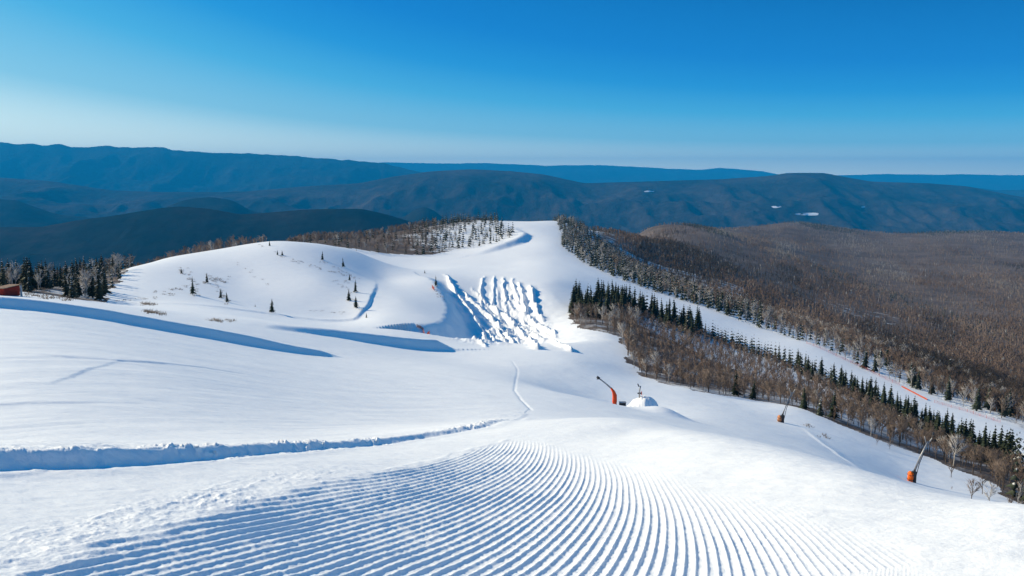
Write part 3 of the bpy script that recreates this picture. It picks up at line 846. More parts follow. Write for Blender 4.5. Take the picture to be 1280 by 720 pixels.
# knoll wood
KN = snap([(340, 301, 640), (377, 306, 640), (422, 311, 640), (483, 317, 650), (540, 319, 660), (577, 312, 690), (632, 307, 720), (645, 296, 770), (632, 288, 820), (622, 277, 890)])
KP = np.vstack([KN, [(-20, 930), (-140, 930), (-330, 820), (-300, 640)]])
add_spr(scatter(KP, 230, 5.2, 21, lambda x, y: (ppx(x, y) > 515)), 10.5, 'spruces on the snowy knoll at the far end of the run', .1)
add_spr(scatter(KP, 90, 5.5, 22, lambda x, y: (ppx(x, y) <= 535) & (y < 800)), 9.0, 'spruces on the snowy knoll at the far end of the run', .15)
add_bar(scatter(KP, 70, 5.0, 23, lambda x, y: (ppx(x, y) > 525)), 6.0, 'leafless trees on the snowy knoll', .6)
add_bar(scatter(KP, 700, 4.0, 24, lambda x, y: (ppx(x, y) <= 545)), 8.0, 'leafless trees on the snowy knoll', .12)
add_bar(scatter(np.array([(-260, 560), (-150, 640), (-300, 860), (-560, 700)]), 500, 4.5, 25), 8.0, 'leafless trees on the snowy knoll', .1)
add_bar(scatter(plan([(165, 334, 425), (230, 319, 432), (305, 307, 447), (335, 303, 470), (300, 312, 540), (165, 345, 520)]), 300, 3.0, 27), 6.5, 'leafless trees on the snowy knoll', .1)
# crest strip right of the knoll
add_spr(scatter(np.array([(20, 905), (60, 905), (110, 940), (180, 1100), (120, 1150), (20, 960)]), 90, 5, 26), 7, G_belt, .2)
# left wood
LW = snap([(-120, 354, 160), (0, 357, 178), (20, 358, 190), (60, 362, 187), (90, 372, 190), (128, 375, 220), (134, 366, 255), (150, 350, 300), (168, 338, 360)])
LP = np.vstack([LW, [(-200, 420), (-260, 330), (-230, 200)]])
add_spr(scatter(LP, 260, 2.0, 31, lambda x, y: ppx(x, y) > -60), 8.2, 'tall snow-dusted spruces standing behind the left end of the snow bank', .15)
add_bar(scatter(LP, 90, 3.0, 32, lambda x, y: ppx(x, y) > -60), 7.5, 'leafless trees among the spruces behind the left end of the snow bank', .7)
# evergreen bands on the far hillside
EV = plan([(1000, 322, 1750), (1060, 334, 1500), (1130, 350, 1250), (1200, 372, 1020), (1280, 396, 860), (1360, 420, 760)])
ev = scatter(np.array([(400, 600), (1100, 800), (900, 2200), (450, 2000)]), 900, 6.5, 41, lambda x, y: poly_dist(x, y, EV)[0] < 10 + .018 * y)
add_spr(ev, 8.0, 'scattered dark spruces on the brown wooded hillside')
for cpx, Yc, wx in ((1030, 3250, 110), (1180, 3250, 150), (880, 2150, 40)):
    cxx = (cpx - 640) / 1010 * Yc
    add_spr(scatter(np.array([(cxx - wx, Yc - 260), (cxx + wx, Yc - 200), (cxx + wx, Yc + 200), (cxx - wx, Yc + 200)]), 420, 11, 42), 12.0, 'scattered dark spruces on the brown wooded hillside')

SPR = [s for s in SPR if True]; BAR = [b for b in BAR]
G_LABEL_S = {
    G_top: 'dark green spruce in the dense row along the upper edge of the wooded island',
    'dark spruces along the lower edge of the wooded island': 'small dark spruce at the shaded lower edge of the wooded island behind the snow lance',
    G_belt: 'snow-dusted spruce in the belt along the far side of the lower ski run',
    'scattered dark spruces on the brown wooded hillside': 'dark spruce standing scattered among bare trees on the brown hillside',
    'spruces on the snowy knoll at the far end of the run': 'small spruce on the snowy knoll left of where the run meets the skyline',
    'tall snow-dusted spruces standing behind the left end of the snow bank': 'tall spruce in the wood behind the snow bank, left of the white dome'}
G_LABEL_B = {
    G_open: 'small bare tree standing alone on open snow at the lower right, below the wooded island',
    'leafless brown trees filling the wooded island': 'bare brown tree in the middle of the wooded island',
    'leafless trees with pale stems at the lower edge of the wooded island': 'bare tree with its stem showing at the lower edge of the wooded island',
    'frosted leafless trees in the belt beyond the lower run': 'bare tree among the spruces along the far side of the lower ski run',
    'leafless trees on the snowy knoll': 'bare tree on the snowy knoll left of where the run meets the skyline',
    'leafless trees among the spruces behind the left end of the snow bank': 'bare tree among the tall spruces left of the white dome'}

def mk(name, VF, mats, smooth=False): return np_mesh(name, VF[0], VF[1], mats, smooth)
SV = []
for i in range(6):
    c_v, c_f, t_v, t_f = spruce_parts(100 + i, 13, 12)
    SV.append({False: mk('crown', (c_v, c_f), [M['spruce']]), 'd': mk('crown', (c_v, c_f), [M['spruce_dusted']]), True: mk('crown', (c_v, c_f), [M['spruce_snowy']]), 't': mk('trunk', (t_v, t_f), [M['bark']], True)})
BV = []
for i in range(6):
    c_v, c_f, t_v, t_f = bare_parts(200 + i, 18, 9, .0078)
    BV.append({False: mk('crown', (c_v, c_f), [M['twigs']]), True: mk('crown', (c_v, c_f), [M['frost_twigs']]), 't': mk('trunk', (t_v, t_f), [M['bark']], True), 'p': mk('trunk', (t_v, t_f), [M['pale_bark']], True)})

def put_tree(name, cat, x, y, h, wd, crown, trunk, label, group, z=None, sink=.0):
    e = bpy.data.objects.new(name, None); e.empty_display_size = .5; COL.objects.link(e)
    e.location = (x, y, (gz_at(x, y) if z is None else z) - sink); e.rotation_euler = (rt.normal(0, .02), rt.normal(0, .02), rt.uniform(0, 6.28)); e.scale = (h * wd, h * wd, h)
    tag(e, label, cat, group)
    o = bpy.data.objects.new('crown', crown); COL.objects.link(o); o.parent = e
    o = bpy.data.objects.new('trunk', trunk); COL.objects.link(o); o.parent = e
    return e

def onscreen(x, y):
    p = 640 + 1010 * x / y
    return (p > -15) & (p < 1295)
SPR.sort(key=lambda s: -(s[2] / s[1] if onscreen(s[0], s[1]) else 0))
BAR.sort(key=lambda s: -(s[2] / s[1] if onscreen(s[0], s[1]) else 0))

# saplings standing singly on the dome and by the shelf: each told apart
SOLO = [(241, 369, 'spruce sapling', 24, 'tallest thin spruce on the left half of the white dome'),
        (259, 354, 's', 14, 'small ragged spruce high on the white dome, right of the tallest thin spruce'),
        (276, 373, 's', 13, 'thin spruce near the foot of the white dome, left one of a close pair'),
        (284, 378, 's', 14, 'green spruce at the foot of the white dome, right one of a close pair'),
        (340, 391, 's', 19, 'lone dark spruce at the foot of the white dome above the long snow bank'),
        (403, 325, 's', 12, 'small dark spruce near the top right of the white dome'),
        (429, 334, 's', 13, 'dark spruce on the upper right shoulder of the white dome'),
        (437, 351, 's', 9, 'topmost small spruce in the column of four above the curved snow shelf'),
        (444, 366, 's', 17, 'tall dark spruce second from the top in the column above the curved snow shelf'),
        (436, 376, 's', 16, 'dark spruce leaning left in the column above the curved snow shelf'),
        (445, 386, 's', 16, 'lowest spruce of the column, right at the curved snow shelf'),
        (458, 397, 's', 7, 'tiny spruce below the curved snow shelf'),
        (545, 358, 's', 14, 'dark spruce on the brink of the blue-shaded gully'),
        (531, 342, 's', 5, 'tiny shrubby spruce at the head of the blue-shaded gully'),
        (227, 342, 's', 7, 'faint small spruce on the dome, left of the tallest thin one'),
        (337, 308, 's', 8, 'tiny spruce right on the crest of the white dome'),
        (347, 319, 's', 7, 'left one of two tiny spruces just below the crest of the dome'),
        (353, 320, 's', 7, 'right one of two tiny spruces just below the crest of the dome'),
        (319, 384, 's', 4, 'lowest bush-sized spruce at the foot of the dome, left of the lone dark spruce')]
ns = 0
for i, (px, py, _, hpx, lab) in enumerate(SOLO):
    p = hit(px, py, 130, 900)
    if p is None: continue
    v = SV[i % 6]; h = hpx * p[1] / F0
    put_tree('spruce_sapling', 'spruce', p[0], p[1], h, rt.uniform(.9, 1.25), v[False], v['t'], lab, 'single spruces on and around the white dome', sink=.1); ns += 1
N_S, N_B = 300 - ns, 300
for i, (x, y, h, wd, sn, g) in enumerate(SPR[:N_S]):
    v = SV[i % 6]; put_tree('spruce_tree', 'spruce', x, y, h, wd, v[True if sn else ('d' if 'belt' in g or 'bank' in g else False)], v['t'], G_LABEL_S[g], g, sink=.15)
for i, (x, y, h, fr, g) in enumerate(BAR[:N_B]):
    v = BV[i % 6]; put_tree('bare_tree', 'tree', x, y, h, 1.05, v[bool(fr)], v['p' if fr else 't'], G_LABEL_B[g], g, sink=.15)

def merge(name, items, protos, mat, kind_lab, tints=None, smooth=False):
    """one mass from many small trees; items: x, y, z, h, w, variant"""
    VV, FF, TT = [], [], []
    off = 0
    items = np.array(items); var = items[:, 5].astype(int)
    for k, (pv_, pf) in enumerate(protos):
        it = items[var == k]
        if not len(it): continue
        a = rt.uniform(0, 6.28, len(it)); ca2, sa2 = np.cos(a)[:, None], np.sin(a)[:, None]
        X = (pv_[None, :, 0] * ca2 - pv_[None, :, 1] * sa2) * (it[:, 3] * it[:, 4])[:, None] + it[:, 0:1]
        Y = (pv_[None, :, 0] * sa2 + pv_[None, :, 1] * ca2) * (it[:, 3] * it[:, 4])[:, None] + it[:, 1:2]
        Z = pv_[None, :, 2] * it[:, 3:4] + it[:, 2:3]
        VV.append(np.stack([X, Y, Z], -1).reshape(-1, 3))
        FF.append((pf[None] + (np.arange(len(it)) * len(pv_))[:, None, None]).reshape(-1, 3) + off)
        if tints is not None: TT.append(np.repeat(np.asarray(tints)[var == k], len(pv_)))
        off += len(it) * len(pv_)
    me = np_mesh(name, np.concatenate(VV), np.concatenate(FF), [mat], smooth)
    if tints is not None:
        a = me.attributes.new('tint', 'FLOAT', 'POINT'); a.data.foreach_set('value', np.concatenate(TT).astype(np.float32))
    o = link(bpy.data.objects.new(name, me)); tag(o, kind='stuff'); return o

LS = []
for i in range(4):
    c_v, c_f, t_v, t_f = spruce_parts(300 + i, 6, 8)
    LS.append((c_v, c_f))
rest = SPR[N_S:]
it = [(x, y, float(gz_at(x, y)) - .2, h, wd, i % 4) for i, (x, y, h, wd, sn, g) in enumerate(rest)]
M['spruce_mass'] = foliage_mat('spruce_mass', (.014, .022, .016), (.04, .05, .034), .06)
tag(merge('spruce_forest', it, LS, M['spruce_mass'], ''), 'dark far spruces dotted through the woods and over the knoll')
# bare woods: near remainder with fine twigs, the hillside with coarser ones
def bare_lod(seed, limbs, twigs, thick):
    a = bare_parts(seed, limbs, twigs, thick); V = np.concatenate([a[0], a[2]]); F = np.concatenate([a[1], a[3] + len(a[0])]); return V, F
def far_lod(seed, limbs, twigs, thick):
    a = bare_parts(seed, limbs, twigs, thick); t, tf = spikes([(np.array([0, 0, -.05]), np.array([0, 0, 1.]), .03)])
    return np.concatenate([a[0], t]), np.concatenate([a[1], tf + len(a[0])])
LB = [bare_lod(400 + i, 12, 6, .0105) for i in range(4)] + [far_lod(420 + i, 6, 1, .030) for i in range(4)]
rest = BAR[N_B:]
it = [(x, y, float(gz_at(x, y)) - .2, h, 1.1, i % 4) for i, (x, y, h, fr, g) in enumerate(rest)]
ti = [rt.uniform(.8, 1.) if fr else rt.uniform(.15, .65) for (x, y, h, fr, g) in rest]
rh = np.random.default_rng(5)
n = 110000
az = rh.uniform(.02, .80, n); ly = rh.uniform(np.log(260), np.log(4000), n); y = np.exp(ly); x = az * y
ok = in_poly(x, y, BELT) & (d_belt(x, y) > np.where(y > 330, 30 + .07 * np.clip(y - 330, 0, 400), 12))
x, y = x[ok], y[ok]
dens = np.clip(.55 + .9 * fbm(x / 90, y / 240, 3, 70), .15, 1) * np.where(d_belt(x, y) < 90, .5, 1)
k = rh.uniform(0, 1, len(x)) < dens; x, y = x[k][:46000], y[k][:46000]
az2 = rh.uniform(-.42, -.02, 4200); y2 = rh.uniform(600, 1060, 4200); x2 = az2 * y2
k = in_poly(x2, y2, KNOLL) & ~in_poly(x2, y2, KP); x = np.concatenate([x, x2[k]]); y = np.concatenate([y, y2[k]])
z = gz_at(x, y) - .3
hh = rh.uniform(5, 8.5, len(x)) * np.where(y > 1500, 1.15, 1)
ub = x * .93 - y * .36; vb = x * .36 + y * .93
tn = np.clip(.36 + .75 * fbm(ub / 75, vb / 700, 4, 71) + .30 * fbm(x / 300, y / 900, 3, 72) + .12 * sstep(900, 2200, y) + rh.normal(0, .06, len(x)), 0, .85)
fr = (rh.uniform(0, 1, len(x)) < .045); tn = np.where(fr, rh.uniform(.7, .95, len(x)), tn)
for i in range(len(x)):
    it.append((x[i], y[i], z[i], hh[i], 1.15, i % 4 if y[i] < 520 else 4 + i % 4)); ti.append(tn[i])
tag(merge('bare_woodland', it, LB, M['wood_mass'], '', np.array(ti)), 'brown leafless woods covering the hillside beyond the ski run')
print('trees', len(SPR), len(BAR), len(it), time.time() - T0)
from mathutils import Vector
#THINGS
# ------------------------------------------------------------------ built things
import bmesh
def tube(path, radii, seg=10, cap=True):
    """round tube along a path of points"""
    P = [Vector(p) for p in path]; V, F = [], []
    up = Vector((0, 0, 1))
    for i, p in enumerate(P):
        d = (P[min(i + 1, len(P) - 1)] - P[max(i - 1, 0)]).normalized()
        u = d.cross(up if abs(d.z) < .95 else Vector((1, 0, 0))).normalized(); v = d.cross(u).normalized()
        for k in range(seg):
            a = 2 * math.pi * k / seg; V.append(tuple(p + radii[i] * (math.cos(a) * u + math.sin(a) * v)))
    for i in range(len(P) - 1):
        for k in range(seg):
            a, b = i * seg + k, i * seg + (k + 1) % seg; F.append((a, b, b + seg, a + seg))
    if cap: F.append(tuple(range(seg))[::-1]); F.append(tuple(range((len(P) - 1) * seg, len(P) * seg)))
    return V, F

def block(cx_, cy_, cz_, dx, dy, dz, bev=.03):
    bm = bmesh.new(); bmesh.ops.create_cube(bm, size=1)
    for v in bm.verts: v.co = Vector((v.co.x * dx + cx_, v.co.y * dy + cy_, v.co.z * dz + cz_))
    if bev: bmesh.ops.bevel(bm, geom=bm.edges[:], offset=bev, segments=2, affect='EDGES')
    bm.verts.index_update()
    r = [tuple(v.co) for v in bm.verts], [tuple(v.index for v in f.verts) for f in bm.faces]; bm.free(); return r

def part(name, geos, mat, parent, smooth=False):
    V, F = [], []
    for gv, gf in geos:
        o = len(V); V += list(gv); F += [tuple(i + o for i in f) for f in gf]
    me = bpy.data.meshes.new(name); me.from_pydata(V, [], F); me.materials.append(mat); me.validate()
    if smooth: me.polygons.foreach_set('use_smooth', np.ones(len(me.polygons), bool))
    return link(bpy.data.objects.new(name, me), parent)

def root(name, p, label, cat, group=None, rz=0.):
    e = bpy.data.objects.new(name, None); COL.objects.link(e); e.location = p; e.rotation_euler = (0, 0, rz); e.empty_display_size = .4
    return tag(e, label, cat, group)

M['orange'] = simple_mat('orange_pad', (.85, .16, .015), (.70, .11, .01), 2.5, .6)
M['red_pad'] = simple_mat('red_orange_pad', (.80, .09, .02), (.62, .06, .015), 2.5, .6)
M['tan_pad'] = simple_mat('faded_orange_pad', (.60, .26, .12), (.42, .18, .09), 2.5, .7)
M['galv'] = simple_mat('galvanised_steel', (.36, .36, .37), (.24, .24, .25), 4., .5, metallic=.5)
M['dark_metal'] = simple_mat('dark_metal', (.05, .055, .06), (.03, .03, .035), 4., .6)
M['barn_red'] = simple_mat('barn_red_boards', (.34, .035, .02), (.22, .02, .012), 3., .8)
M['tan_wood'] = simple_mat('weathered_boards', (.30, .20, .14), (.2, .13, .09), 3., .9)
M['net'] = simple_mat('orange_net', (.50, .11, .07), (.38, .08, .05), 2., .8)
M['grass'] = simple_mat('dry_grass', (.22, .16, .11), (.12, .085, .06), 2., .9)

def gp(px, py, y0=60, y1=1200):
    p = hit(px, py, y0, y1); return Vector((float(p[0]), float(p[1]), float(p[2])))
def scale_at(p): return p[1] / F0          # metres per photo pixel there

# tall snow guns on leaning masts
def tall_gun(p, H, padm, label, lean, padh):
    e = root('snow_gun', p, label, 'snow gun', 'snow guns beside the run')
    part('mast_foot', [block(.12, 0, padh * .42, .5, .5, padh * 1.0 + .4, .04), tube([(.12, 0, padh), (.16, 0, padh + .35)], [.2, .14])], M['dark_metal'], e)
    pd = part('pad', [block(-.42, -.05, padh * .5 + .05, .62, .85, padh, .16)], padm, e, True)
    part('strap', [block(-.42, -.05, padh * f, .66, .89, .06, 0) for f in (.28, .72)], M['dark_metal'], pd)
    top = Vector((.12 + lean * H, 0, H))
    b0 = Vector((.14, 0, padh + .2))
    part('mast', [tube([b0, b0.lerp(top, .5) + Vector((-.08, 0, 0)), top], [.16, .13, .10], 8)], M['galv'], e, True)
    hd = part('lance_head', [tube([top + Vector((0, 0, -.4)), top + Vector((.45, -.1, .5)), top + Vector((.55, -.15, 1.15))], [.10, .08, .10], 8),
                        tube([top + Vector((0, 0, -.9)), top + Vector((-.35, .1, .2)), top + Vector((-.5, .1, .75))], [.07, .06, .05], 6)], M['galv'], e, True)
    part('nozzle', [tube([top + Vector((.55, -.15, 1.1)), top + Vector((.60, -.18, 1.35))], [.17, .15], 10)], M['dark_metal'], hd)
    part('hose', [tube([(.35, .1, .1), (.5, .1, padh * .7), b0.lerp(top, .25) + Vector((.22, 0, 0)), b0.lerp(top, .6) + Vector((.15, 0, 0))], [.05] * 4, 6)], M['dark_metal'], e, True)
    return e
p = gp(1141, 603); tall_gun(p, 55 * scale_at(p), M['orange'], 'tall snow gun with a bright orange pad, nearest the lower right trees', .27, 14 * scale_at(p))
p = gp(977, 528); tall_gun(p, 40 * scale_at(p), M['tan_pad'], 'snow gun with a faded tan-orange pad at the shaded foot of the wooded island', .27, 9 * scale_at(p))
# the bent lance
p = gp(768, 513, 90); k = scale_at(p)
e = root('snow_gun', p, 'low snow lance bent to the left out of a red-orange pad beside the snow mound', 'snow gun', 'snow guns beside the run')
part('pad', [tube([(0, 0, .1), (.02 * k, 0, 4 * k), (0, 0, 12 * k), (-1.5 * k, 0, 17 * k), (-5 * k, 0, 22 * k)], [2.6 * k, 3.1 * k, 2.9 * k, 2.1 * k, 1.1 * k], 12)], M['red_pad'], e, True)
part('lance', [tube([(-4 * k, 0, 21 * k), (-12 * k, 0, 28 * k), (-21 * k, 0, 35 * k)], [1.1 * k, .9 * k, .8 * k], 8)], M['galv'], e, True)
part('nozzle', [tube([(-20 * k, 0, 34.3 * k), (-23 * k, 0, 36.6 * k)], [1.7 * k, 1.5 * k], 10), tube([(-21.5 * k, 0, 35.6 * k), (-23 * k, 0, 33 * k)], [.7 * k, .5 * k], 8)], M['dark_metal'], e, True)
part('base', [block(0, 0, 0, 6 * k, 5 * k, 2 * k, .05)], M['dark_metal'], e)
# hydrant riser on the mound, valve box beside it
_h = gp(800, 501, 90); X0, Y0, z0 = _h.x, _h.y + .6, float(gz_at(_h.x, _h.y + .6))
e = root('snowmaking_hydrant', (X0, Y0, z0 - .2), 'thin grey water hydrant riser sticking out of the blue-shaded snow mound', 'hydrant')
part('riser', [tube([(0, 0, 0), (0, 0, 1.4), (.12, 0, 2.1)], [.13, .11, .10], 8)], M['galv'], e, True)
part('valve', [tube([(-.32, 0, .9), (.32, 0, .9)], [.12, .12], 8), tube([(-.12, 0, 2.0), (-.32, 0, 2.45)], [.1, .08], 8)], M['dark_metal'], e, True)
part('handwheel', [tube([(.32 + .0 * a, .28 * math.cos(a), .9 + .28 * math.sin(a)) for a in np.linspace(0, 6.283, 13)], [.035] * 13, 5, False)], M['red_pad'], e, True)
p = gp(778, 511, 90)
e = root('valve_box', p, 'small dark valve box in the snow between the bent lance and the mound', 'valve box')
part('box_body', [block(0, 0, .22, .75, .5, .5, .04)], M['dark_metal'], e)
part('lid', [block(0, 0, .50, .82, .57, .06, .01)], M['galv'], e)

# safety netting
def net_fence(pts, h, n_posts, label, wires=6, droop=.12, thick=.014, post=True):
    P = [gp(*q) for q in pts]; P = [Vector((v.x, v.y, float(gz_at(v.x, v.y)))) for v in P]
    o = P[0].copy(); e = root('safety_net_fence', o, label, 'safety net')
    L = np.cumsum([0] + [(P[i + 1] - P[i]).length for i in range(len(P) - 1)])
    def onp(s):
        x = np.interp(s, L, [v.x for v in P]); y = np.interp(s, L, [v.y for v in P]); return Vector((x, y, float(gz_at(x, y)))) - o
    n = max(8, int(L[-1] / 1.2)); g = []
    ss = np.linspace(0, L[-1], n)
    base = [onp(s_) for s_ in ss]
    for w_ in range(wires):
        f = .12 + .88 * w_ / (wires - 1)
        g.append(tube([b + Vector((0, 0, h * f * (1 - droop * abs(math.sin(s_ / 3.3 + w_)) * .5))) for b, s_ in zip(base, ss)], [thick] * n, 3, False))
    for b in base: g.append(tube([b + Vector((0, 0, .1 * h)), b + Vector((0, 0, h * .97))], [thick] * 2, 3, False))
    part('netting', g, M['net'], e)
    if post:
        for s_ in np.linspace(0, L[-1], n_posts):
            b = onp(s_); part('post', [tube([b + Vector((0, 0, -.2)), b + Vector((0, 0, h * 1.15))], [.035, .03], 6)], M['red_pad'], e, True)
net_fence([(1008, 430, 300), (1040, 443, 250), (1085, 464, 250), (1124, 482, 250)], 1.2, 14, 'long thin pinkish safety net along the far edge of the lower run')
net_fence([(1127, 484, 220), (1143, 492, 220), (1159, 501, 220)], .55, 7, 'short bright red length of safety net midway down the lower run edge', 12, .3, .06)
net_fence([(1168, 504, 200), (1205, 514, 200), (1250, 529, 180)], .9, 10, 'faint low safety net downhill of the bright red one')
net_fence([(521, 412, 200), (529, 415, 200), (537, 418, 200)], 1.0, 4, 'short orange safety net at the lip where the plateau drops into the gully', 8, .2, .05)
net_fence([(540, 361, 260), (543, 364, 260)], 1.6, 3, 'scrap of reddish netting beside the spruce on the gully brink', 7, .2, .06)

# red hut at the left end of the bank
p = gp(9, 369.5, 84, 400); k = scale_at(p)
p.z -= .15
e = root('red_hut', p, 'small dark red hut at the left edge behind the snow bank', 'hut', rz=R(-8))
wv = 15 * k; hh_ = 13.5 * k
part('wall', [block(0, 0, hh_ * .42, wv, 3.2, hh_ * .9, .02)], M['barn_red'], e)
part('door', [block(-wv * .28, -1.66, hh_ * .36, wv * .22, .08, hh_ * .7, .01)], M['tan_wood'], e)
part('roof', [([(-wv * .55, -1.9, hh_ * .86), (wv * .55, -1.9, hh_ * .86), (wv * .55, 1.9, hh_ * .95), (-wv * .55, 1.9, hh_ * .95), (-wv * .55, -1.9, hh_ * .92), (wv * .55, -1.9, hh_ * .92), (wv * .55, 1.9, hh_ * 1.01), (-wv * .55, 1.9, hh_ * 1.01)],
              [(0, 1, 2, 3)[::-1], (4, 5, 6, 7), (0, 1, 5, 4), (1, 2, 6, 5), (2, 3, 7, 6), (3, 0, 4, 7)])], M['tan_wood'], e)
p = gp(27, 370.5, 84, 400); k = scale_at(p)
e = root('marker_post', p, 'pale pinkish post standing right beside the red hut', 'post')
part('shaft', [tube([(0, 0, -.2), (0, 0, 15 * k)], [1.3 * k, 1.1 * k], 8)], M['frost_twigs'], e, True)
part('cap', [tube([(0, 0, 15 * k), (0, 0, 17 * k)], [1.6 * k, 1.2 * k], 8)], M['tan_wood'], e, True)

# dead grass and brush poking through
segs = []
rg = np.random.default_rng(61)
def brush(px0, py0, px1, py1, n, h):
    for _ in range(n):
        t = rg.uniform(); px = px0 + (px1 - px0) * t + rg.normal(0, 2.0); py = py0 + (py1 - py0) * t + rg.normal(0, 1.0)
        q = hit(px, py, 60, 900)
        if q is None: continue
        c = np.array([float(v) for v in q])
        for _k in range(9):
            d = np.array([rg.normal(0, .55), rg.normal(0, .55), 1.]); hh2 = h * rg.uniform(.5, 1.2)
            b = c + np.array([rg.normal(0, .35), rg.normal(0, .35), -.05]); segs.append((b, b + d * hh2 * .7, .045))
brush(235, 335, 248, 375, 16, .9); brush(265, 350, 285, 380, 22, .8); brush(395, 325, 450, 350, 26, .7); brush(430, 350, 450, 390, 18, .7); brush(320, 305, 360, 325, 12, .7); brush(140, 376, 200, 372, 14, .6); brush(30, 360, 62, 364, 40, .8); brush(30, 368, 85, 375, 40, .6); brush(175, 380, 192, 381, 24, .9); brush(183, 390, 206, 395, 26, .7)
brush(265, 401, 275, 402, 12, .7); brush(285, 401, 291, 402, 6, .6); brush(205, 365, 300, 345, 26, .9); brush(360, 325, 430, 345, 30, .8)
brush(190, 365, 220, 370, 12, .7); brush(255, 345, 285, 355, 22, 1.1); brush(300, 330, 340, 360, 10, .6); brush(390, 388, 430, 392, 12, .5); brush(415, 350, 432, 360, 8, .6)
brush(1006, 531, 1012, 534, 6, .5); brush(1028, 545, 1034, 549, 6, .5); brush(545, 362, 553, 374, 10, .8); brush(225, 335, 235, 350, 14, 1.0)
gv, gf = spikes(segs)
tag(link(bpy.data.objects.new('dry_grass', np_mesh('dry_grass', gv, gf, [M['grass']], False))), 'dead grass and brush poking through the snow', kind='stuff')
# hut end brush done

# frozen ponds and cleared fields on the far mountain, lying on its slope
bpy.context.view_layer.update()
def drape(target, cpx, cpy, rx, ry):
    T = bpy.data.objects[target]; V = []; nn = 20
    org = Vector((0, 0, 0))
    def cast(px, py):
        a, q = az_q(px, py); ok_, loc, nrm, _ = T.ray_cast(org, Vector((a, 1, q)).normalized()); return loc if ok_ else None
    c = cast(cpx, cpy)
    if c is None: return
    V.append(c + Vector((0, -3, 4)))
    for i in range(nn):
        a = 2 * math.pi * i / nn; f = 1 + .25 * math.sin(3 * a + cpx) * .6
        l = cast(cpx + rx * f * math.cos(a), cpy + ry * f * math.sin(a))
        V.append((l if l is not None else c) + Vector((0, -3, 4)))
    F = [(0, 1 + i, 1 + (i + 1) % nn) for i in range(nn)]
    me = bpy.data.meshes.new('frozen_lake'); me.from_pydata([tuple(v) for v in V], [], F); me.materials.append(M['ice'])
    tag(link(bpy.data.objects.new('frozen_lake', me)), kind='structure')
for a in ((1010, 268, 15, 1.7), (970, 259, 6, 1.2), (1079, 259, 2.5, .8), (811, 239.5, 6, .9)): drape('wooded_mountain', *a)
drape('wooded_mountain', 155, 237.5, 13, 1.0)

# ------------------------------------------------------------------ light, sky, air, camera
SUN_AZ, SUN_EL = R(-67), R(27)      # azimuth from the view direction (+Y), negative = left
sx, sy, sz = math.sin(SUN_AZ) * math.cos(SUN_EL), math.cos(SUN_AZ) * math.cos(SUN_EL), math.sin(SUN_EL)
sun = bpy.data.lights.new('sun', 'SUN'); sun.energy = 4.2; sun.angle = R(.53); sun.color = (1, .875, .62)
so = link(bpy.data.objects.new('sun', sun))
from mathutils import Vector
so.rotation_euler = Vector((sx, sy, sz)).to_track_quat('Z', 'Y').to_euler()

w = bpy.data.worlds.new('World'); bpy.context.scene.world = w; w.use_nodes = True
nt = w.node_tree; bg = nt.nodes['Background']
sky = nt.nodes.new('ShaderNodeTexSky'); sky.sky_type = 'NISHITA'; sky.sun_disc = False
sky.sun_elevation = SUN_EL; sky.sun_rotation = SUN_AZ; sky.altitude = 1200; sky.air_density = 1.0; sky.dust_density = .4; sky.ozone_density = 3.0
tc = node(nt, 'ShaderNodeTexCoord'); L = nt.links.new
sp = node(nt, 'ShaderNodeSeparateXYZ'); L(tc.outputs['Generated'], sp.inputs[0])
# bearing relative to the sun: the deep blue comes lower on the side away from it
flat = node(nt, 'ShaderNodeVectorMath', operation='MULTIPLY'); L(tc.outputs['Generated'], flat.inputs[0]); flat.inputs[1].default_value = (1, 1, 0)
fn = node(nt, 'ShaderNodeVectorMath', operation='NORMALIZE'); L(flat.outputs[0], fn.inputs[0])
dt = node(nt, 'ShaderNodeVectorMath', operation='DOT_PRODUCT'); L(fn.outputs[0], dt.inputs[0]); dt.inputs[1].default_value = (math.sin(SUN_AZ), math.cos(SUN_AZ), 0)
fc = node(nt, 'ShaderNodeFloatCurve'); cv = fc.mapping.curves[0].points
hm = node(nt, 'ShaderNodeMath', operation='MULTIPLY_ADD'); L(dt.outputs['Value'], hm.inputs[0]); hm.inputs[1].default_value = .5; hm.inputs[2].default_value = .5
L(hm.outputs[0], fc.inputs['Value'])
cv[0].location = (0, .95); cv[1].location = (1, .16)
for p in ((.41, .84), (.695, .59), (.905, .29)): cv.new(*p)
fc.mapping.update()
pm = node(nt, 'ShaderNodeMath', operation='MULTIPLY'); L(sp.outputs['Z'], pm.inputs[0]); L(fc.outputs[0], pm.inputs[1])
rp = ramp(nt, pm.outputs[0], [(0, (1.6, 1.62, 1.25)), (.011, (1.2, 1.32, 1.1)), (.03, (.30, .65, .80)), (.0535, (.075, .44, .74)), (.075, (.014, .29, .67)), (.10, (.003, .20, .59)), (.15, (.001, .14, .45)), (.5, (.001, .13, .36))])
sc_ = node(nt, 'ShaderNodeVectorMath', operation='SCALE'); L(rp.outputs[0], sc_.inputs[0]); sc_.inputs['Scale'].default_value = 8.0
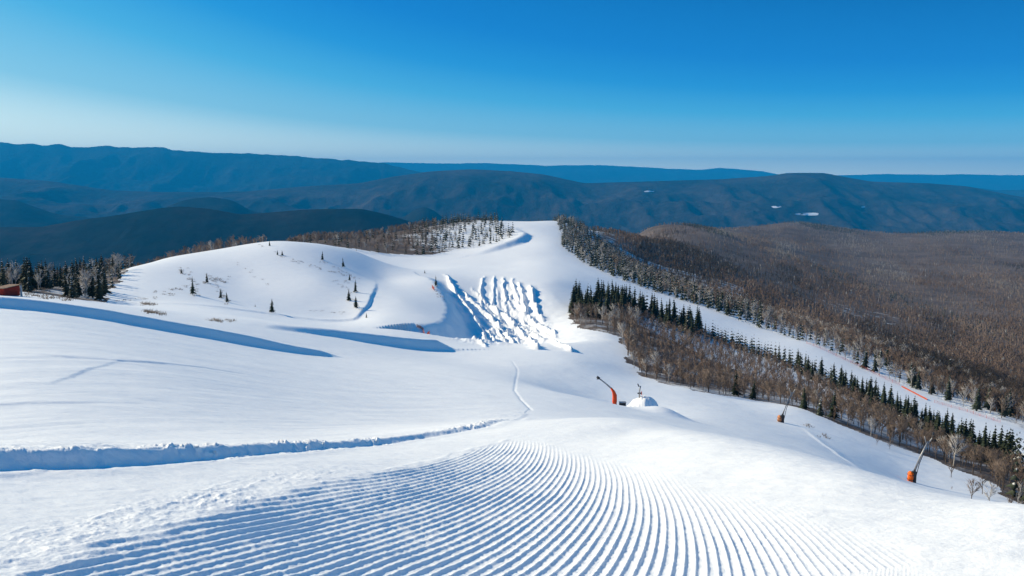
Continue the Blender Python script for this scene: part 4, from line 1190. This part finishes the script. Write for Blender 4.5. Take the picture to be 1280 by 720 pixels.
gm = node(nt, 'ShaderNodeHueSaturation'); gm.inputs['Saturation'].default_value = 1.35; gm.inputs['Value'].default_value = .55; L(sky.outputs[0], gm.inputs['Color'])
mxs = node(nt, 'ShaderNodeMix', data_type='RGBA'); mxs.inputs[0].default_value = .88
L(gm.outputs[0], mxs.inputs[6]); L(sc_.outputs[0], mxs.inputs[7]); L(mxs.outputs[2], bg.inputs[0])
bg.inputs[1].default_value = .093

hz = bpy.data.materials.new('air'); hz.use_nodes = True
hn = hz.node_tree; hn.nodes.remove(hn.nodes['Principled BSDF'])
pv = hn.nodes.new('ShaderNodeVolumePrincipled'); pv.inputs['Color'].default_value = (.012, .43, 1.0, 1); pv.inputs['Density'].default_value = 3.8e-5; pv.inputs['Anisotropy'].default_value = 0.
hn.links.new(pv.outputs[0], hn.nodes['Material Output'].inputs['Volume'])
def box_mesh(name, x0, x1, y0, y1, z0, z1, mats):
    Vb = np.array([(x, y, z) for z in (z0, z1) for y in (y0, y1) for x in (x0, x1)], float)
    Fb = np.array([(0, 2, 3, 1), (4, 5, 7, 6), (0, 1, 5, 4), (2, 6, 7, 3), (0, 4, 6, 2), (1, 3, 7, 5)])
    return np_mesh(name, Vb, Fb, mats, False)
hb = link(bpy.data.objects.new('haze', box_mesh('haze', -72000, 72000, -400, 44500, -1120, 1050, [hz])))
tag(hb, kind='stuff')

cam = bpy.data.cameras.new('camera'); cam.sensor_width = 36; cam.lens = 36 * F0 / W0; cam.clip_start = .1; cam.clip_end = 120000
co = link(bpy.data.objects.new('camera', cam)); co.rotation_euler = (R(90) - TH, 0, 0); co.location = (0, 0, 0)
sc = bpy.context.scene; sc.camera = co
sc.view_settings.view_transform = 'Standard'; sc.view_settings.look = 'None'; sc.view_settings.exposure = .60; sc.view_settings.gamma = 1
sc.cycles.volume_bounces = 0; sc.cycles.max_bounces = 5; sc.cycles.diffuse_bounces = 2; sc.cycles.glossy_bounces = 2
sc.cycles.use_denoising = True
print('done', time.time() - T0)
